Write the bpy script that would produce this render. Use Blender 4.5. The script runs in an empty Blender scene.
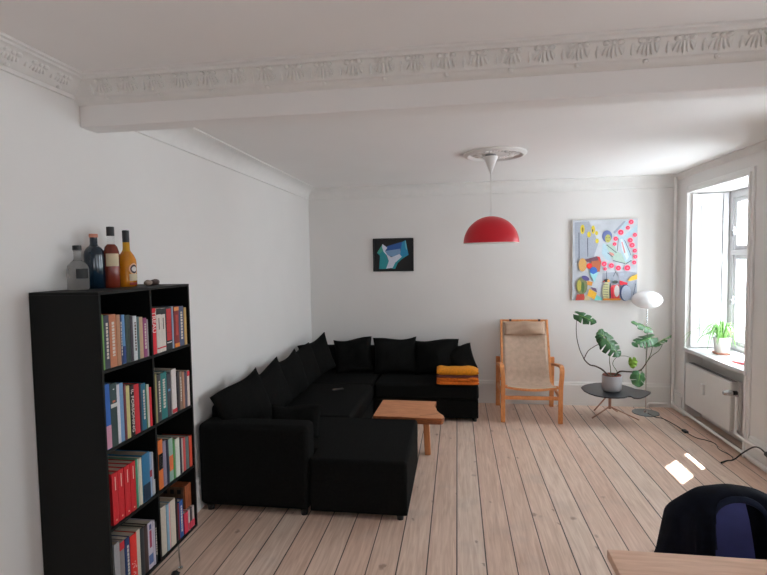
import bpy, bmesh, math, random
from mathutils import Vector, Matrix, Euler
random.seed(7)
S = bpy.context.scene
COL = S.collection
PI = math.pi

# ------------------------------------------------------------------ materials
def new_mat(name):
    m = bpy.data.materials.new(name); m.use_nodes = True
    return m, m.node_tree, m.node_tree.nodes['Principled BSDF']

def mat(name, col, rough=.6, metal=0., var=0., scale=20., bump=0., bscale=200., trans=0., ior=1.45, spec=.5, sheen=0., coat=0., stretch=(1, 1, 1), emis=None, estr=0.):
    m, nt, p = new_mat(name)
    p.inputs['Roughness'].default_value = rough
    p.inputs['Metallic'].default_value = metal
    p.inputs['Specular IOR Level'].default_value = spec
    p.inputs['Transmission Weight'].default_value = trans
    p.inputs['IOR'].default_value = ior
    p.inputs['Sheen Weight'].default_value = sheen
    p.inputs['Coat Weight'].default_value = coat
    if emis:
        p.inputs['Emission Color'].default_value = (*emis, 1); p.inputs['Emission Strength'].default_value = estr
    tc = nt.nodes.new('ShaderNodeTexCoord'); mp = nt.nodes.new('ShaderNodeMapping')
    mp.inputs['Scale'].default_value = stretch
    nt.links.new(tc.outputs['Object'], mp.inputs['Vector'])
    n = nt.nodes.new('ShaderNodeTexNoise'); n.inputs['Scale'].default_value = scale; n.inputs['Detail'].default_value = 4
    nt.links.new(mp.outputs[0], n.inputs['Vector'])
    r = nt.nodes.new('ShaderNodeValToRGB')
    a = tuple(max(0, c * (1 - var)) for c in col); b = tuple(min(1, c * (1 + var)) for c in col)
    r.color_ramp.elements[0].position = .3; r.color_ramp.elements[1].position = .7
    r.color_ramp.elements[0].color = (*a, 1); r.color_ramp.elements[1].color = (*b, 1)
    nt.links.new(n.outputs['Fac'], r.inputs['Fac']); nt.links.new(r.outputs['Color'], p.inputs['Base Color'])
    if bump:
        n2 = nt.nodes.new('ShaderNodeTexNoise'); n2.inputs['Scale'].default_value = bscale; n2.inputs['Detail'].default_value = 3
        nt.links.new(mp.outputs[0], n2.inputs['Vector'])
        bp = nt.nodes.new('ShaderNodeBump'); bp.inputs['Strength'].default_value = bump; bp.inputs['Distance'].default_value = .002
        nt.links.new(n2.outputs['Fac'], bp.inputs['Height']); nt.links.new(bp.outputs[0], p.inputs['Normal'])
    return m

def srgb(r, g, b):
    f = lambda c: (c / 255 / 12.92) if c <= 10 else ((c / 255 + .055) / 1.055) ** 2.4
    return (f(r), f(g), f(b))

M = {}
M['wall'] = mat('white_wall_paint', (.78, .765, .748), .7, var=.012, scale=3, bump=.12, bscale=60)
M['ceiling'] = mat('white_ceiling_paint', (.84, .825, .815), .75, var=.012, scale=2, bump=.1, bscale=40)
M['plaster'] = mat('white_plaster', (.78, .77, .75), .65, var=.02, scale=15, bump=.1, bscale=90)
M['trim'] = mat('white_gloss_trim', (.80, .79, .77), .35, var=.015, scale=6, bump=.05, bscale=40)
M['window_paint'] = mat('white_window_paint', (.70, .70, .71), .3, var=.01, scale=6)
M['shelf_black'] = mat('black_lacquer_board', (.0035, .004, .0035), .6, spec=.28, var=.15, scale=30)
M['sofa'] = mat('black_sofa_fabric', (.0075, .0075, .007), .95, var=.25, scale=60, bump=.6, bscale=500, spec=.1)
M['cushion'] = mat('black_cushion_fabric', (.007, .007, .0065), .95, var=.25, scale=60, bump=.6, bscale=500, spec=.1)
M['black'] = mat('black_plastic', (.012, .012, .013), .4, var=.1)
M['chrome'] = mat('brushed_chrome', (.6, .6, .6), .25, metal=1, var=.05)
M['white_plastic'] = mat('white_plastic', (.8, .8, .78), .4, var=.01)
M['red_shade'] = mat('red_enamel', srgb(198, 24, 40), .38, var=.03, scale=5, spec=.4)
M['shade_inner'] = mat('white_enamel', (.8, .8, .78), .5, var=.01)
M['opal'] = mat('white_opal_glass', (.90, .90, .92), .25, var=.01, spec=.5)
M['opal'].node_tree.nodes['Principled BSDF'].inputs['Subsurface Weight'].default_value = 1.0
M['opal'].node_tree.nodes['Principled BSDF'].inputs['Subsurface Radius'].default_value = (.2, .2, .2)
M['opal'].node_tree.nodes['Principled BSDF'].inputs['Subsurface Scale'].default_value = .5
M['canvas'] = mat('linen_webbing', srgb(198, 174, 154), .9, var=.1, scale=25, bump=.6, bscale=350)
M['canvas_pillow'] = mat('linen_pillow', srgb(190, 162, 140), .9, var=.1, scale=12, bump=.6, bscale=350)
M['linen_edge'] = mat('pale_webbing_edge', srgb(214, 202, 182), .8, var=.06, scale=30)
M['orange_knit'] = mat('mustard_knit', srgb(214, 134, 20), .95, var=.18, scale=60, bump=.8, bscale=180)
M['rust_knit'] = mat('rust_orange_knit', srgb(206, 104, 24), .95, var=.22, scale=50, bump=.8, bscale=180)
M['brown_stripe'] = mat('brown_blanket_stripe', srgb(100, 48, 40), .95, var=.15, scale=60, bump=.6, bscale=180)
M['table_black'] = mat('matt_black_tabletop', (.022, .023, .026), .32, var=.08, scale=6)
M['copper'] = mat('copper_metal', (.45, .26, .19), .4, metal=.7, var=.06)
M['pot_grey'] = mat('grey_glazed_pot', srgb(172, 172, 176), .45, var=.03, scale=10)
M['pot_rim'] = mat('terracotta_rim', srgb(130, 74, 60), .8, var=.1)
M['soil'] = mat('dark_potting_soil', srgb(88, 60, 46), 1, var=.4, scale=150, bump=1, bscale=200)
M['leaf'] = mat('dark_green_leaf', srgb(54, 96, 56), .40, var=.22, scale=25)
M['leaf_young'] = mat('light_green_leaf', srgb(130, 172, 62), .4, var=.2, scale=30)
M['stem'] = mat('grey_green_stem', srgb(86, 96, 66), .6, var=.25, scale=60)
M['woody'] = mat('brown_woody_stem', srgb(74, 62, 52), .7, var=.25, scale=60)
M['spider_leaf'] = mat('striped_pale_green_leaf', srgb(120, 170, 90), .45, var=.3, scale=60)
M['pot_white'] = mat('white_glazed_pot', (.8, .79, .78), .3, var=.01)
M['saucer'] = mat('terracotta_saucer', srgb(168, 120, 100), .7, var=.08)
M['jacket'] = mat('dark_navy_wool', (.0038, .005, .011), .9, var=.3, scale=30, bump=.5, bscale=300, spec=.2)
M['jacket_collar'] = mat('navy_collar_cloth', (.010, .014, .032), .85, var=.2, scale=30, bump=.5, bscale=300, spec=.2)
M['lining'] = mat('royal_blue_lining', (.028, .042, .18), .5, var=.2, scale=8)
M['radiator'] = mat('white_radiator_enamel', (.78, .77, .75), .35, var=.01)
M['pipe'] = mat('white_pipe_enamel', (.88, .87, .85), .35, var=.01)
M['gap_shade'] = mat('painted_gap_shade', (.12, .12, .12), .7, var=.05)
M['paper'] = mat('book_paper', srgb(190, 178, 160), .9, var=.1, scale=80, stretch=(1, 40, 1))
M['paper_grey'] = mat('old_book_paper', srgb(150, 134, 116), .9, var=.12, scale=80, stretch=(1, 40, 1))
M['glass_clear'] = mat('clear_bottle_glass', (.96, .97, .97), .03, trans=.95, ior=1.12)
M['glass_blue'] = mat('dark_blue_glass', (.004, .018, .036), .12, var=.1, scale=5, spec=.7, coat=.3)
M['rum'] = mat('red_amber_liquor', (.23, .035, .018), .12, var=.15, scale=8, trans=.25, spec=.6)
M['amber'] = mat('golden_amber_liquor', (.74, .27, .012), .1, var=.15, scale=8, trans=.3, spec=.6)
M['amber_light'] = mat('yellow_amber_liquor', (.75, .38, .02), .1, var=.1, scale=8, trans=.3, spec=.6)
M['cork'] = mat('pink_cork', srgb(196, 132, 112), .8, var=.1)
M['label_cream'] = mat('cream_paper_label', srgb(206, 190, 158), .8, var=.05, scale=40)
M['label_dark'] = mat('dark_paper_label', (.03, .03, .03), .7, var=.2, scale=60)
M['label_grey'] = mat('grey_paper_label', (.30, .30, .30), .7, var=.2, scale=60)
M['dark_wood'] = mat('dark_turned_wood', srgb(62, 38, 30), .5, var=.3, scale=40)
M['pale_stone'] = mat('mottled_pale_stone', srgb(140, 122, 108), .7, var=.35, scale=50)
M['exterior'] = mat('pale_exterior_stone', (.6, .58, .55), .9, var=.1)
M['pink'] = mat('pink_card', srgb(225, 120, 125), .6, var=.1)
M['white_cord'] = mat('white_cord', (.7, .69, .66), .5, var=.02)
M['grille'] = mat('grey_pendant_ring', (.25, .25, .25), .5, var=.05)

def wood(name, col, dark, scale=6, stretch=(1, 14, 14), rough=.45):
    m, nt, p = new_mat(name); p.inputs['Roughness'].default_value = rough
    tc = nt.nodes.new('ShaderNodeTexCoord'); mp = nt.nodes.new('ShaderNodeMapping'); mp.inputs['Scale'].default_value = stretch
    nt.links.new(tc.outputs['Object'], mp.inputs['Vector'])
    n = nt.nodes.new('ShaderNodeTexNoise'); n.inputs['Scale'].default_value = scale; n.inputs['Detail'].default_value = 6; n.inputs['Distortion'].default_value = .6
    nt.links.new(mp.outputs[0], n.inputs['Vector'])
    r = nt.nodes.new('ShaderNodeValToRGB')
    r.color_ramp.elements[0].position = .3; r.color_ramp.elements[1].position = .72
    r.color_ramp.elements[0].color = (*dark, 1); r.color_ramp.elements[1].color = (*col, 1)
    nt.links.new(n.outputs['Fac'], r.inputs['Fac']); nt.links.new(r.outputs['Color'], p.inputs['Base Color'])
    return m
M['table_wood'] = wood('oiled_plank_wood', srgb(218, 152, 106), srgb(176, 108, 68), 5, (2, 22, 22))
M['bark_edge'] = wood('waney_edge_wood', srgb(176, 104, 58), srgb(112, 58, 30), 9, (3, 20, 20))
M['leg_wood'] = wood('light_leg_wood', srgb(204, 136, 84), srgb(170, 104, 60), 5, (16, 16, 2))
M['chair_wood'] = wood('orange_beech', srgb(230, 158, 98), srgb(205, 130, 74), 6, (8, 8, 3))
M['dining_wood'] = wood('pale_beech_top', srgb(236, 198, 172), srgb(218, 176, 148), 4, (2, 22, 22), .4)
M['box_wood'] = wood('reddish_box_wood', srgb(170, 92, 52), srgb(120, 60, 34), 6, (14, 14, 3))
M['box_pale'] = wood('brown_box_wood', srgb(120, 92, 70), srgb(90, 66, 48), 6, (14, 14, 3))

def floor_material():
    m, nt, p = new_mat('bleached_pine_boards')
    N = nt.nodes.new; L = nt.links.new
    W = .1545
    tc = N('ShaderNodeTexCoord'); sp = N('ShaderNodeSeparateXYZ'); L(tc.outputs['Object'], sp.inputs[0])
    def math_(op, a, b=None, clamp=False):
        n = N('ShaderNodeMath'); n.operation = op; n.use_clamp = clamp
        for i, v in enumerate((a, b)):
            if v is None: continue
            if isinstance(v, (int, float)): n.inputs[i].default_value = v
            else: L(v, n.inputs[i])
        return n.outputs[0]
    q = math_('DIVIDE', math_('ADD', sp.outputs['X'], 50 * W + .014), W)
    fr = math_('FRACT', q); idx = math_('FLOOR', q)
    wn = N('ShaderNodeTexWhiteNoise'); wn.noise_dimensions = '1D'; L(idx, wn.inputs['W'])
    # distance to seam
    d = math_('MINIMUM', fr, math_('SUBTRACT', 1.0, fr))
    # seam width varies a little per board
    sw = math_('ADD', math_('MULTIPLY', wn.outputs['Value'], .012), .016)
    seam = math_('LESS_THAN', d, sw)
    # per-board shifted coordinates
    cb = N('ShaderNodeCombineXYZ')
    L(math_('ADD', sp.outputs['X'], math_('MULTIPLY', idx, 3.7)), cb.inputs['X'])
    L(math_('ADD', sp.outputs['Y'], math_('MULTIPLY', wn.outputs['Value'], 20.)), cb.inputs['Y'])
    mp = N('ShaderNodeMapping'); mp.inputs['Scale'].default_value = (26, 1.6, 1); L(cb.outputs[0], mp.inputs['Vector'])
    g = N('ShaderNodeTexNoise'); g.inputs['Scale'].default_value = 2.2; g.inputs['Detail'].default_value = 6; g.inputs['Distortion'].default_value = .8; L(mp.outputs[0], g.inputs['Vector'])
    ramp = N('ShaderNodeValToRGB'); e = ramp.color_ramp.elements
    e[0].position = .28; e[0].color = (*srgb(208, 182, 164), 1); e[1].position = .72; e[1].color = (*srgb(238, 220, 205), 1)
    L(g.outputs['Fac'], ramp.inputs['Fac'])
    # board tone
    hue = N('ShaderNodeMixRGB'); hue.blend_type = 'MULTIPLY'; hue.inputs['Fac'].default_value = 1
    br = N('ShaderNodeValToRGB'); be = br.color_ramp.elements
    be[0].color = (.92, .80, .75, 1); be[1].color = (1, 1, 1, 1); be.new(.5).color = (.97, .90, .86, 1)
    L(wn.outputs['Value'], br.inputs['Fac']); L(ramp.outputs['Color'], hue.inputs['Color1']); L(br.outputs['Color'], hue.inputs['Color2'])
    # knots
    mp2 = N('ShaderNodeMapping'); mp2.inputs['Scale'].default_value = (9.5, 6.2, 1)
    dn = N('ShaderNodeTexNoise'); dn.inputs['Scale'].default_value = 22; L(cb.outputs[0], dn.inputs['Vector'])
    dv = N('ShaderNodeVectorMath'); dv.operation = 'MULTIPLY_ADD'; L(dn.outputs['Color'], dv.inputs[0]); dv.inputs[1].default_value = (.05, .05, 0); L(cb.outputs[0], dv.inputs[2])
    L(dv.outputs[0], mp2.inputs['Vector'])
    nd = N('ShaderNodeTexNoise'); nd.inputs['Scale'].default_value = 3; L(cb.outputs[0], nd.inputs['Vector'])
    v = N('ShaderNodeTexVoronoi'); v.inputs['Scale'].default_value = 1.; L(mp2.outputs[0], v.inputs['Vector'])
    rnd = N('ShaderNodeSeparateColor'); L(v.outputs['Color'], rnd.inputs[0])
    pick = math_('GREATER_THAN', rnd.outputs[0], .48)
    size = math_('ADD', math_('MULTIPLY', rnd.outputs[1], .16), .05)
    kn = math_('MULTIPLY', math_('SUBTRACT', 1.0, math_('DIVIDE', v.outputs['Distance'], size), True), pick)
    kn = math_('MULTIPLY', kn, 1.8, True)
    kmix = N('ShaderNodeMixRGB'); L(math_('MULTIPLY', kn, .62), kmix.inputs['Fac']); L(hue.outputs['Color'], kmix.inputs['Color1']); kmix.inputs['Color2'].default_value = (*srgb(122, 88, 74), 1)
    # scattered grey wear
    wr = N('ShaderNodeTexNoise'); wr.inputs['Scale'].default_value = 3.4; wr.inputs['Detail'].default_value = 5; L(cb.outputs[0], wr.inputs['Vector'])
    wf = math_('MULTIPLY', math_('SUBTRACT', wr.outputs['Fac'], .56, True), 1.6, True)
    wmix = N('ShaderNodeMixRGB'); L(wf, wmix.inputs['Fac']); L(kmix.outputs['Color'], wmix.inputs['Color1']); wmix.inputs['Color2'].default_value = (*srgb(172, 160, 154), 1)
    smix = N('ShaderNodeMixRGB'); L(seam, smix.inputs['Fac']); L(wmix.outputs['Color'], smix.inputs['Color1']); smix.inputs['Color2'].default_value = (*srgb(66, 50, 42), 1)
    L(smix.outputs['Color'], p.inputs['Base Color'])
    p.inputs['Roughness'].default_value = .36
    p.inputs['Specular IOR Level'].default_value = .55
    bp = N('ShaderNodeBump'); bp.inputs['Strength'].default_value = .6; bp.inputs['Distance'].default_value = .004
    L(math_('SUBTRACT', math_('MULTIPLY', g.outputs['Fac'], .15), seam), bp.inputs['Height']); L(bp.outputs[0], p.inputs['Normal'])
    return m
M['floor'] = floor_material()

def thin_glass():
    m, nt, p = new_mat('window_glass'); nt.nodes.remove(p)
    out = nt.nodes['Material Output']
    t = nt.nodes.new('ShaderNodeBsdfTransparent'); t.inputs['Color'].default_value = (.97, .98, .98, 1)
    g = nt.nodes.new('ShaderNodeBsdfGlossy'); g.inputs['Roughness'].default_value = .02
    mx = nt.nodes.new('ShaderNodeMixShader'); mx.inputs[0].default_value = .05
    nt.links.new(t.outputs[0], mx.inputs[1]); nt.links.new(g.outputs[0], mx.inputs[2]); nt.links.new(mx.outputs[0], out.inputs['Surface'])
    return m
M['pane'] = thin_glass()

_flat = {}
def flat(r, g, b, rough=.55):
    k = (r, g, b, rough)
    if k not in _flat:
        _flat[k] = mat('paint_%02x%02x%02x' % (r, g, b), srgb(r, g, b), rough, var=.07, scale=90)
    return _flat[k]

# ------------------------------------------------------------------ mesh tools
class MB:
    def __init__(s): s.v = []; s.f = []; s.m = []; s.cur = 0
    def add(s, vs, fs, mi=None):
        o = len(s.v); s.v += [tuple(v) for v in vs]
        s.f += [tuple(i + o for i in f) for f in fs]; s.m += [s.cur if mi is None else mi] * len(fs)
        return s
    def box(s, x0, x1, y0, y1, z0, z1, mi=None):
        vs = [(x, y, z) for z in (z0, z1) for y in (y0, y1) for x in (x0, x1)]
        return s.add(vs, [(0, 2, 3, 1), (4, 5, 7, 6), (0, 1, 5, 4), (2, 6, 7, 3), (0, 4, 6, 2), (1, 3, 7, 5)], mi)
    def tube(s, pts, r, n=8, caps=True, mi=None):
        pts = [Vector(p) for p in pts]; k = len(pts)
        rs = list(r) if isinstance(r, (list, tuple)) else [r] * k
        vs = []; up = None
        for i, p in enumerate(pts):
            t = (pts[min(i + 1, k - 1)] - pts[max(i - 1, 0)]).normalized()
            if up is None:
                up = Vector((0, 0, 1)) if abs(t.z) < .9 else Vector((1, 0, 0))
            a = t.cross(up)
            if a.length < 1e-5: a = t.cross(Vector((0, 1, 0)))
            a.normalize(); b = a.cross(t).normalized(); up = b
            for j in range(n):
                th = 2 * PI * j / n
                vs.append(p + (a * math.cos(th) + b * math.sin(th)) * rs[i])
        fs = []
        for i in range(k - 1):
            for j in range(n):
                fs.append((i * n + j, i * n + (j + 1) % n, (i + 1) * n + (j + 1) % n, (i + 1) * n + j))
        if caps:
            fs.append(tuple(range(n - 1, -1, -1))); fs.append(tuple((k - 1) * n + j for j in range(n)))
        return s.add(vs, fs, mi)
    def bar(s, pts, w, t, side=Vector((1, 0, 0)), mi=None):
        """rectangular section swept along pts; w along 'side', t across"""
        pts = [Vector(p) for p in pts]; k = len(pts); vs = []
        for i, p in enumerate(pts):
            d = (pts[min(i + 1, k - 1)] - pts[max(i - 1, 0)]).normalized()
            a = (side - d * side.dot(d)).normalized(); b = d.cross(a).normalized()
            for (u, v) in ((-1, -1), (1, -1), (1, 1), (-1, 1)):
                vs.append(p + a * u * w / 2 + b * v * t / 2)
        fs = []
        for i in range(k - 1):
            for j in range(4):
                fs.append((i * 4 + j, i * 4 + (j + 1) % 4, (i + 1) * 4 + (j + 1) % 4, (i + 1) * 4 + j))
        fs += [(3, 2, 1, 0), tuple((k - 1) * 4 + j for j in range(4))]
        return s.add(vs, fs, mi)
    def lathe(s, prof, c=(0, 0, 0), n=32, mi=None, sx=1, sy=1):
        vs = []; fs = []
        for (r, z) in prof:
            for j in range(n):
                th = 2 * PI * j / n
                vs.append((c[0] + r * sx * math.cos(th), c[1] + r * sy * math.sin(th), c[2] + z))
        for i in range(len(prof) - 1):
            for j in range(n):
                fs.append((i * n + j, i * n + (j + 1) % n, (i + 1) * n + (j + 1) % n, (i + 1) * n + j))
        if prof[0][0] > 1e-4: fs.append(tuple(range(n - 1, -1, -1)))
        if prof[-1][0] > 1e-4: fs.append(tuple((len(prof) - 1) * n + j for j in range(n)))
        return s.add(vs, fs, mi)
    def prism(s, poly, z0, z1, mi=None):
        n = len(poly); vs = [(x, y, z0) for x, y in poly] + [(x, y, z1) for x, y in poly]
        fs = [tuple(range(n - 1, -1, -1)), tuple(range(n, 2 * n))] + [(i, (i + 1) % n, n + (i + 1) % n, n + i) for i in range(n)]
        return s.add(vs, fs, mi)
    def blob(s, c, r, rot=None, n=10, k=6, mi=None):
        vs = []; fs = []
        for i in range(k + 1):
            ph = PI * i / k
            for j in range(n):
                th = 2 * PI * j / n
                p = Vector((r[0] * math.sin(ph) * math.cos(th), r[1] * math.sin(ph) * math.sin(th), r[2] * math.cos(ph)))
                if rot: p = rot @ p
                vs.append(Vector(c) + p)
        for i in range(k):
            for j in range(n):
                fs.append((i * n + j, (i + 1) * n + j, (i + 1) * n + (j + 1) % n, i * n + (j + 1) % n))
        return s.add(vs, fs, mi)
    def sweep_profile(s, prof, p0, p1, out, mi=None):
        """profile (distance out of wall, z) extruded straight from p0 to p1 (xy), out = unit xy direction"""
        vs = []
        for (px, py) in (p0, p1):
            for (d, z) in prof: vs.append((px + out[0] * d, py + out[1] * d, z))
        n = len(prof); fs = [(i, i + 1, n + i + 1, n + i) for i in range(n - 1)] + [(n - 1, 0, n, 2 * n - 1)]
        fs += [tuple(range(n)), tuple(range(2 * n - 1, n - 1, -1))]
        return s.add(vs, fs, mi)
    def build(s, name, mats, parent=None, smooth=False, bevel=0., seg=2, sub=0, angle=None):
        me = bpy.data.meshes.new(name); me.from_pydata(s.v, [], s.f)
        if not isinstance(mats, (list, tuple)): mats = [mats]
        for m in mats: me.materials.append(m)
        for p, i in zip(me.polygons, s.m): p.material_index = i
        bm = bmesh.new(); bm.from_mesh(me)
        bmesh.ops.remove_doubles(bm, verts=bm.verts, dist=1e-5)
        bmesh.ops.dissolve_degenerate(bm, edges=bm.edges, dist=1e-6)
        bmesh.ops.recalc_face_normals(bm, faces=bm.faces)
        bm.to_mesh(me); bm.free()
        o = bpy.data.objects.new(name, me); COL.objects.link(o)
        if parent: o.parent = parent
        if smooth:
            for p in me.polygons: p.use_smooth = True
        if bevel:
            b = o.modifiers.new('bevel', 'BEVEL'); b.width = bevel; b.segments = seg; b.limit_method = 'ANGLE'; b.angle_limit = .6
            for p in me.polygons: p.use_smooth = True
            w = o.modifiers.new('wn', 'WEIGHTED_NORMAL')
        if sub:
            b = o.modifiers.new('sub', 'SUBSURF'); b.levels = sub; b.render_levels = sub
        if angle and smooth:
            me.set_sharp_from_angle(angle=angle)
        return o

def tag(o, label, cat, group=None, kind=None):
    o['label'] = label; o['category'] = cat
    if group: o['group'] = group
    if kind: o['kind'] = kind
    return o
def thing(name, label, cat, loc=(0, 0, 0), rz=0, group=None):
    o = bpy.data.objects.new(name, None); COL.objects.link(o); o.location = loc; o.rotation_euler = (0, 0, rz)
    o.empty_display_size = .1
    return tag(o, label, cat, group)
def struct(name, mb, m, **k):
    o = mb.build(name, m, **k); o['kind'] = 'structure'; return o
def spline(pts, k=8):
    pts = [Vector(p) for p in pts]; out = []
    P = [pts[0]] + pts + [pts[-1]]
    for i in range(1, len(P) - 2):
        for j in range(k):
            t = j / k; a, b, c, d = P[i - 1], P[i], P[i + 1], P[i + 2]
            out.append(.5 * ((2 * b) + (c - a) * t + (2 * a - 5 * b + 4 * c - d) * t * t + (3 * b - a - 3 * c + d) * t ** 3))
    out.append(pts[-1]); return out

# ------------------------------------------------------------------ room
XL, XR, YB, ZC = -1.678, 2.246, 5.605, 2.42
XO = 2.76            # outer face of the window wall
YF = -2.2            # wall behind the camera
BY0, BY1, BZ = 2.077, 2.187, 2.218
OPEN = [(4.265, 5.30), (2.20, 2.98), (-.05, .62)]       # window openings (y0, y1); only the first is in view, others added for light
ZO = 2.205

struct('floor', MB().box(XL - .1, XO, YF - .1, YB + .1, -.06, 0), M['floor'])
struct('ceiling', MB().box(XL - .1, XO, YF - .1, YB + .1, ZC, ZC + .1), M['ceiling'])
struct('wall_left', MB().box(XL - .1, XL, YF - .1, YB + .1, 0, ZC), M['wall'])
struct('wall_back', MB().box(XL, XO, YB, YB + .1, 0, ZC), M['wall'])
FX0, FX1, FZ = .95, 1.42, 1.75
struct('wall_front', MB().box(XL, FX0, YF - .1, YF, 0, ZC).box(FX1, XO, YF - .1, YF, 0, ZC).box(FX0, FX1, YF - .1, YF, 0, .69).box(FX0, FX1, YF - .1, YF, FZ, ZC), M['wall'])
w = MB()
ys = [YF] + [y for a in sorted(OPEN) for y in a] + [YB]
for i in range(0, len(ys), 2): w.box(XR, XO, ys[i], ys[i + 1], 0, ZC)
for (a, b) in OPEN:
    w.box(XR, XO, a, b, ZO, ZC)
    w.box(2.385, XO, a, b, 0, .655)
struct('wall_right', w, M['wall'])

# beam with its edges
beam = struct('trim_1', MB().box(XL, XR, BY0, BY1, BZ, ZC), M['ceiling'], bevel=.006)

# cornice on the beam: mouldings and a row of acanthus leaves
prof = [(0, ZC), (.105, ZC), (.105, ZC - .010), (.088, ZC - .012), (.084, ZC - .022), (.070, ZC - .024), (.062, ZC - .034), (.048, ZC - .060), (.040, ZC - .082), (.030, ZC - .086), (.026, ZC - .096), (.012, ZC - .104), (0, ZC - .108)]
def leaves(mb, p0, p1, out, ztop=ZC - .026, h=.052, period=.1215, face=.055):
    d = Vector((p1[0] - p0[0], p1[1] - p0[1], 0)); L = d.length; d.normalize(); o = Vector((*out, 0))
    n = int(L / period)
    for i in range(n):
        c = Vector((*p0, 0)) + d * (i + .5) * L / n
        # lobes: (offset along, tilt, length, radius)
        for (a, tilt, ln, r, dz) in ((0, 0, 1.05, .0070, 0), (-.013, -.20, .92, .0060, .003), (.013, .20, .92, .0060, .003), (-.028, -.38, .80, .0062, .004), (.028, .38, .80, .0062, .004), (-.0545, 0, 1.0, .0065, -.002), (-.041, .10, .7, .004, 0), (.041, -.10, .7, .004, 0)):
            m = c + d * a + o * (face - .004); m.z = ztop - h * ln / 2 - dz
            axis = (Vector((0, 0, 1)) * math.cos(tilt) + d * -math.sin(tilt)) - o * -.18
            axis.normalize(); side = o.cross(axis).normalized(); nrm = side.cross(axis)
            R = Matrix((side, nrm, axis)).transposed()
            mb.blob(m, (r, r * 1.9, h * ln / 2), R, 6, 4)
        for a in (-.026, .026):   # curled tips
            m = c + d * a + o * (face + .014); m.z = ztop - .004
            mb.blob(m, (.013, .015, .009), None, 7, 4)
        m = c + o * (face + .016); m.z = ztop - .005
        mb.blob(m, (.009, .009, .009), None, 7, 4)
        if i % 2 == 0:
            m = c + o * .034; m.z = ztop - h - .014
            mb.blob(m, (.011, .011, .009), None, 7, 4)
t = MB().sweep_profile(prof, (XL, BY0), (XR, BY0), (0, -1))
leaves(t, (XL + .1, BY0), (XR, BY0), (0, -1))
struct('trim_2', t, M['plaster'], smooth=True, angle=.7)
prof2 = [(0, ZC), (.105, ZC), (.105, ZC - .010), (.092, ZC - .012), (.088, ZC - .020), (.075, ZC - .022), (.066, ZC - .030), (.045, ZC - .052), (.022, ZC - .072), (.014, ZC - .074), (.010, ZC - .088), (0, ZC - .09)]
t = MB().sweep_profile(prof2, (XL, YF), (XL, BY0), (1, 0))
leaves(t, (XL, YF + .1), (XL, BY0 - .09), (1, 0), ZC - .028, .032, .1215, .050)
struct('trim_3', t, M['plaster'], smooth=True, angle=.7)
# plain cove in the far part of the room
cove = [(0, ZC), (.112, ZC), (.112, ZC - .008), (.098, ZC - .012)] + [(.098 - .092 * math.sin(a * PI / 12), ZC - .106 + .094 * math.cos(a * PI / 12)) for a in range(1, 7)] + [(.010, ZC - .108), (.009, ZC - .118), (0, ZC - .122)]
struct('trim_4', MB().sweep_profile(cove, (XL, BY1), (XL, YB), (1, 0)), M['plaster'], smooth=True, angle=.5)
struct('trim_5', MB().sweep_profile(cove, (XL, YB), (XR, YB), (0, -1)), M['plaster'], smooth=True, angle=.5)
pr = [(0, ZC), (.050, ZC), (.050, ZC - .010), (.038, ZC - .014), (.026, ZC - .024), (0, ZC - .05)]
struct('trim_6', MB().sweep_profile(pr, (XR, BY1), (XR, YB), (-1, 0)), M['plaster'], smooth=True, angle=.5)
# baseboards
bb = lambda h: [(0, 0), (.018, 0), (.018, h - .035), (.013, h - .026), (.013, h - .012), (.007, h - .004), (.006, h), (0, h)]
struct('baseboard_back', MB().sweep_profile(bb(.256), (XL, YB), (XR, YB), (0, -1)), M['trim'])
struct('baseboard_left', MB().sweep_profile(bb(.2), (XL, YF), (XL, YB), (1, 0)), M['trim'])
t = MB()
for i in range(0, len(ys), 2): t.sweep_profile(bb(.2), (XR, ys[i] + (.07 if i else 0)), (XR, ys[i + 1] - (.07 if i < 6 else 0)), (-1, 0))
struct('baseboard_right', t, M['trim'])
# ceiling rosette
t = MB().lathe([(0, .0), (.24, 0), (.242, -.012), (.232, -.022), (.214, -.026), (.200, -.020), (.190, -.010), (.12, -.008), (.10, -.016), (.06, -.018), (.05, -.014), (0, -.014)], (.30, 4.05, ZC), 56)
for i in range(12):
    a = 2 * PI * i / 12
    for (rr, da, l) in ((.145, 0, .034), (.125, .16, .022), (.125, -.16, .022)):
        R = Matrix.Rotation(a + da, 3, 'Z')
        t.blob((.30 + rr * math.cos(a + da), 4.05 + rr * math.sin(a + da), ZC - .011), (l, .011, .010), R, 8, 4)
struct('trim_7', t, M['plaster'], smooth=True, angle=.6)

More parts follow.
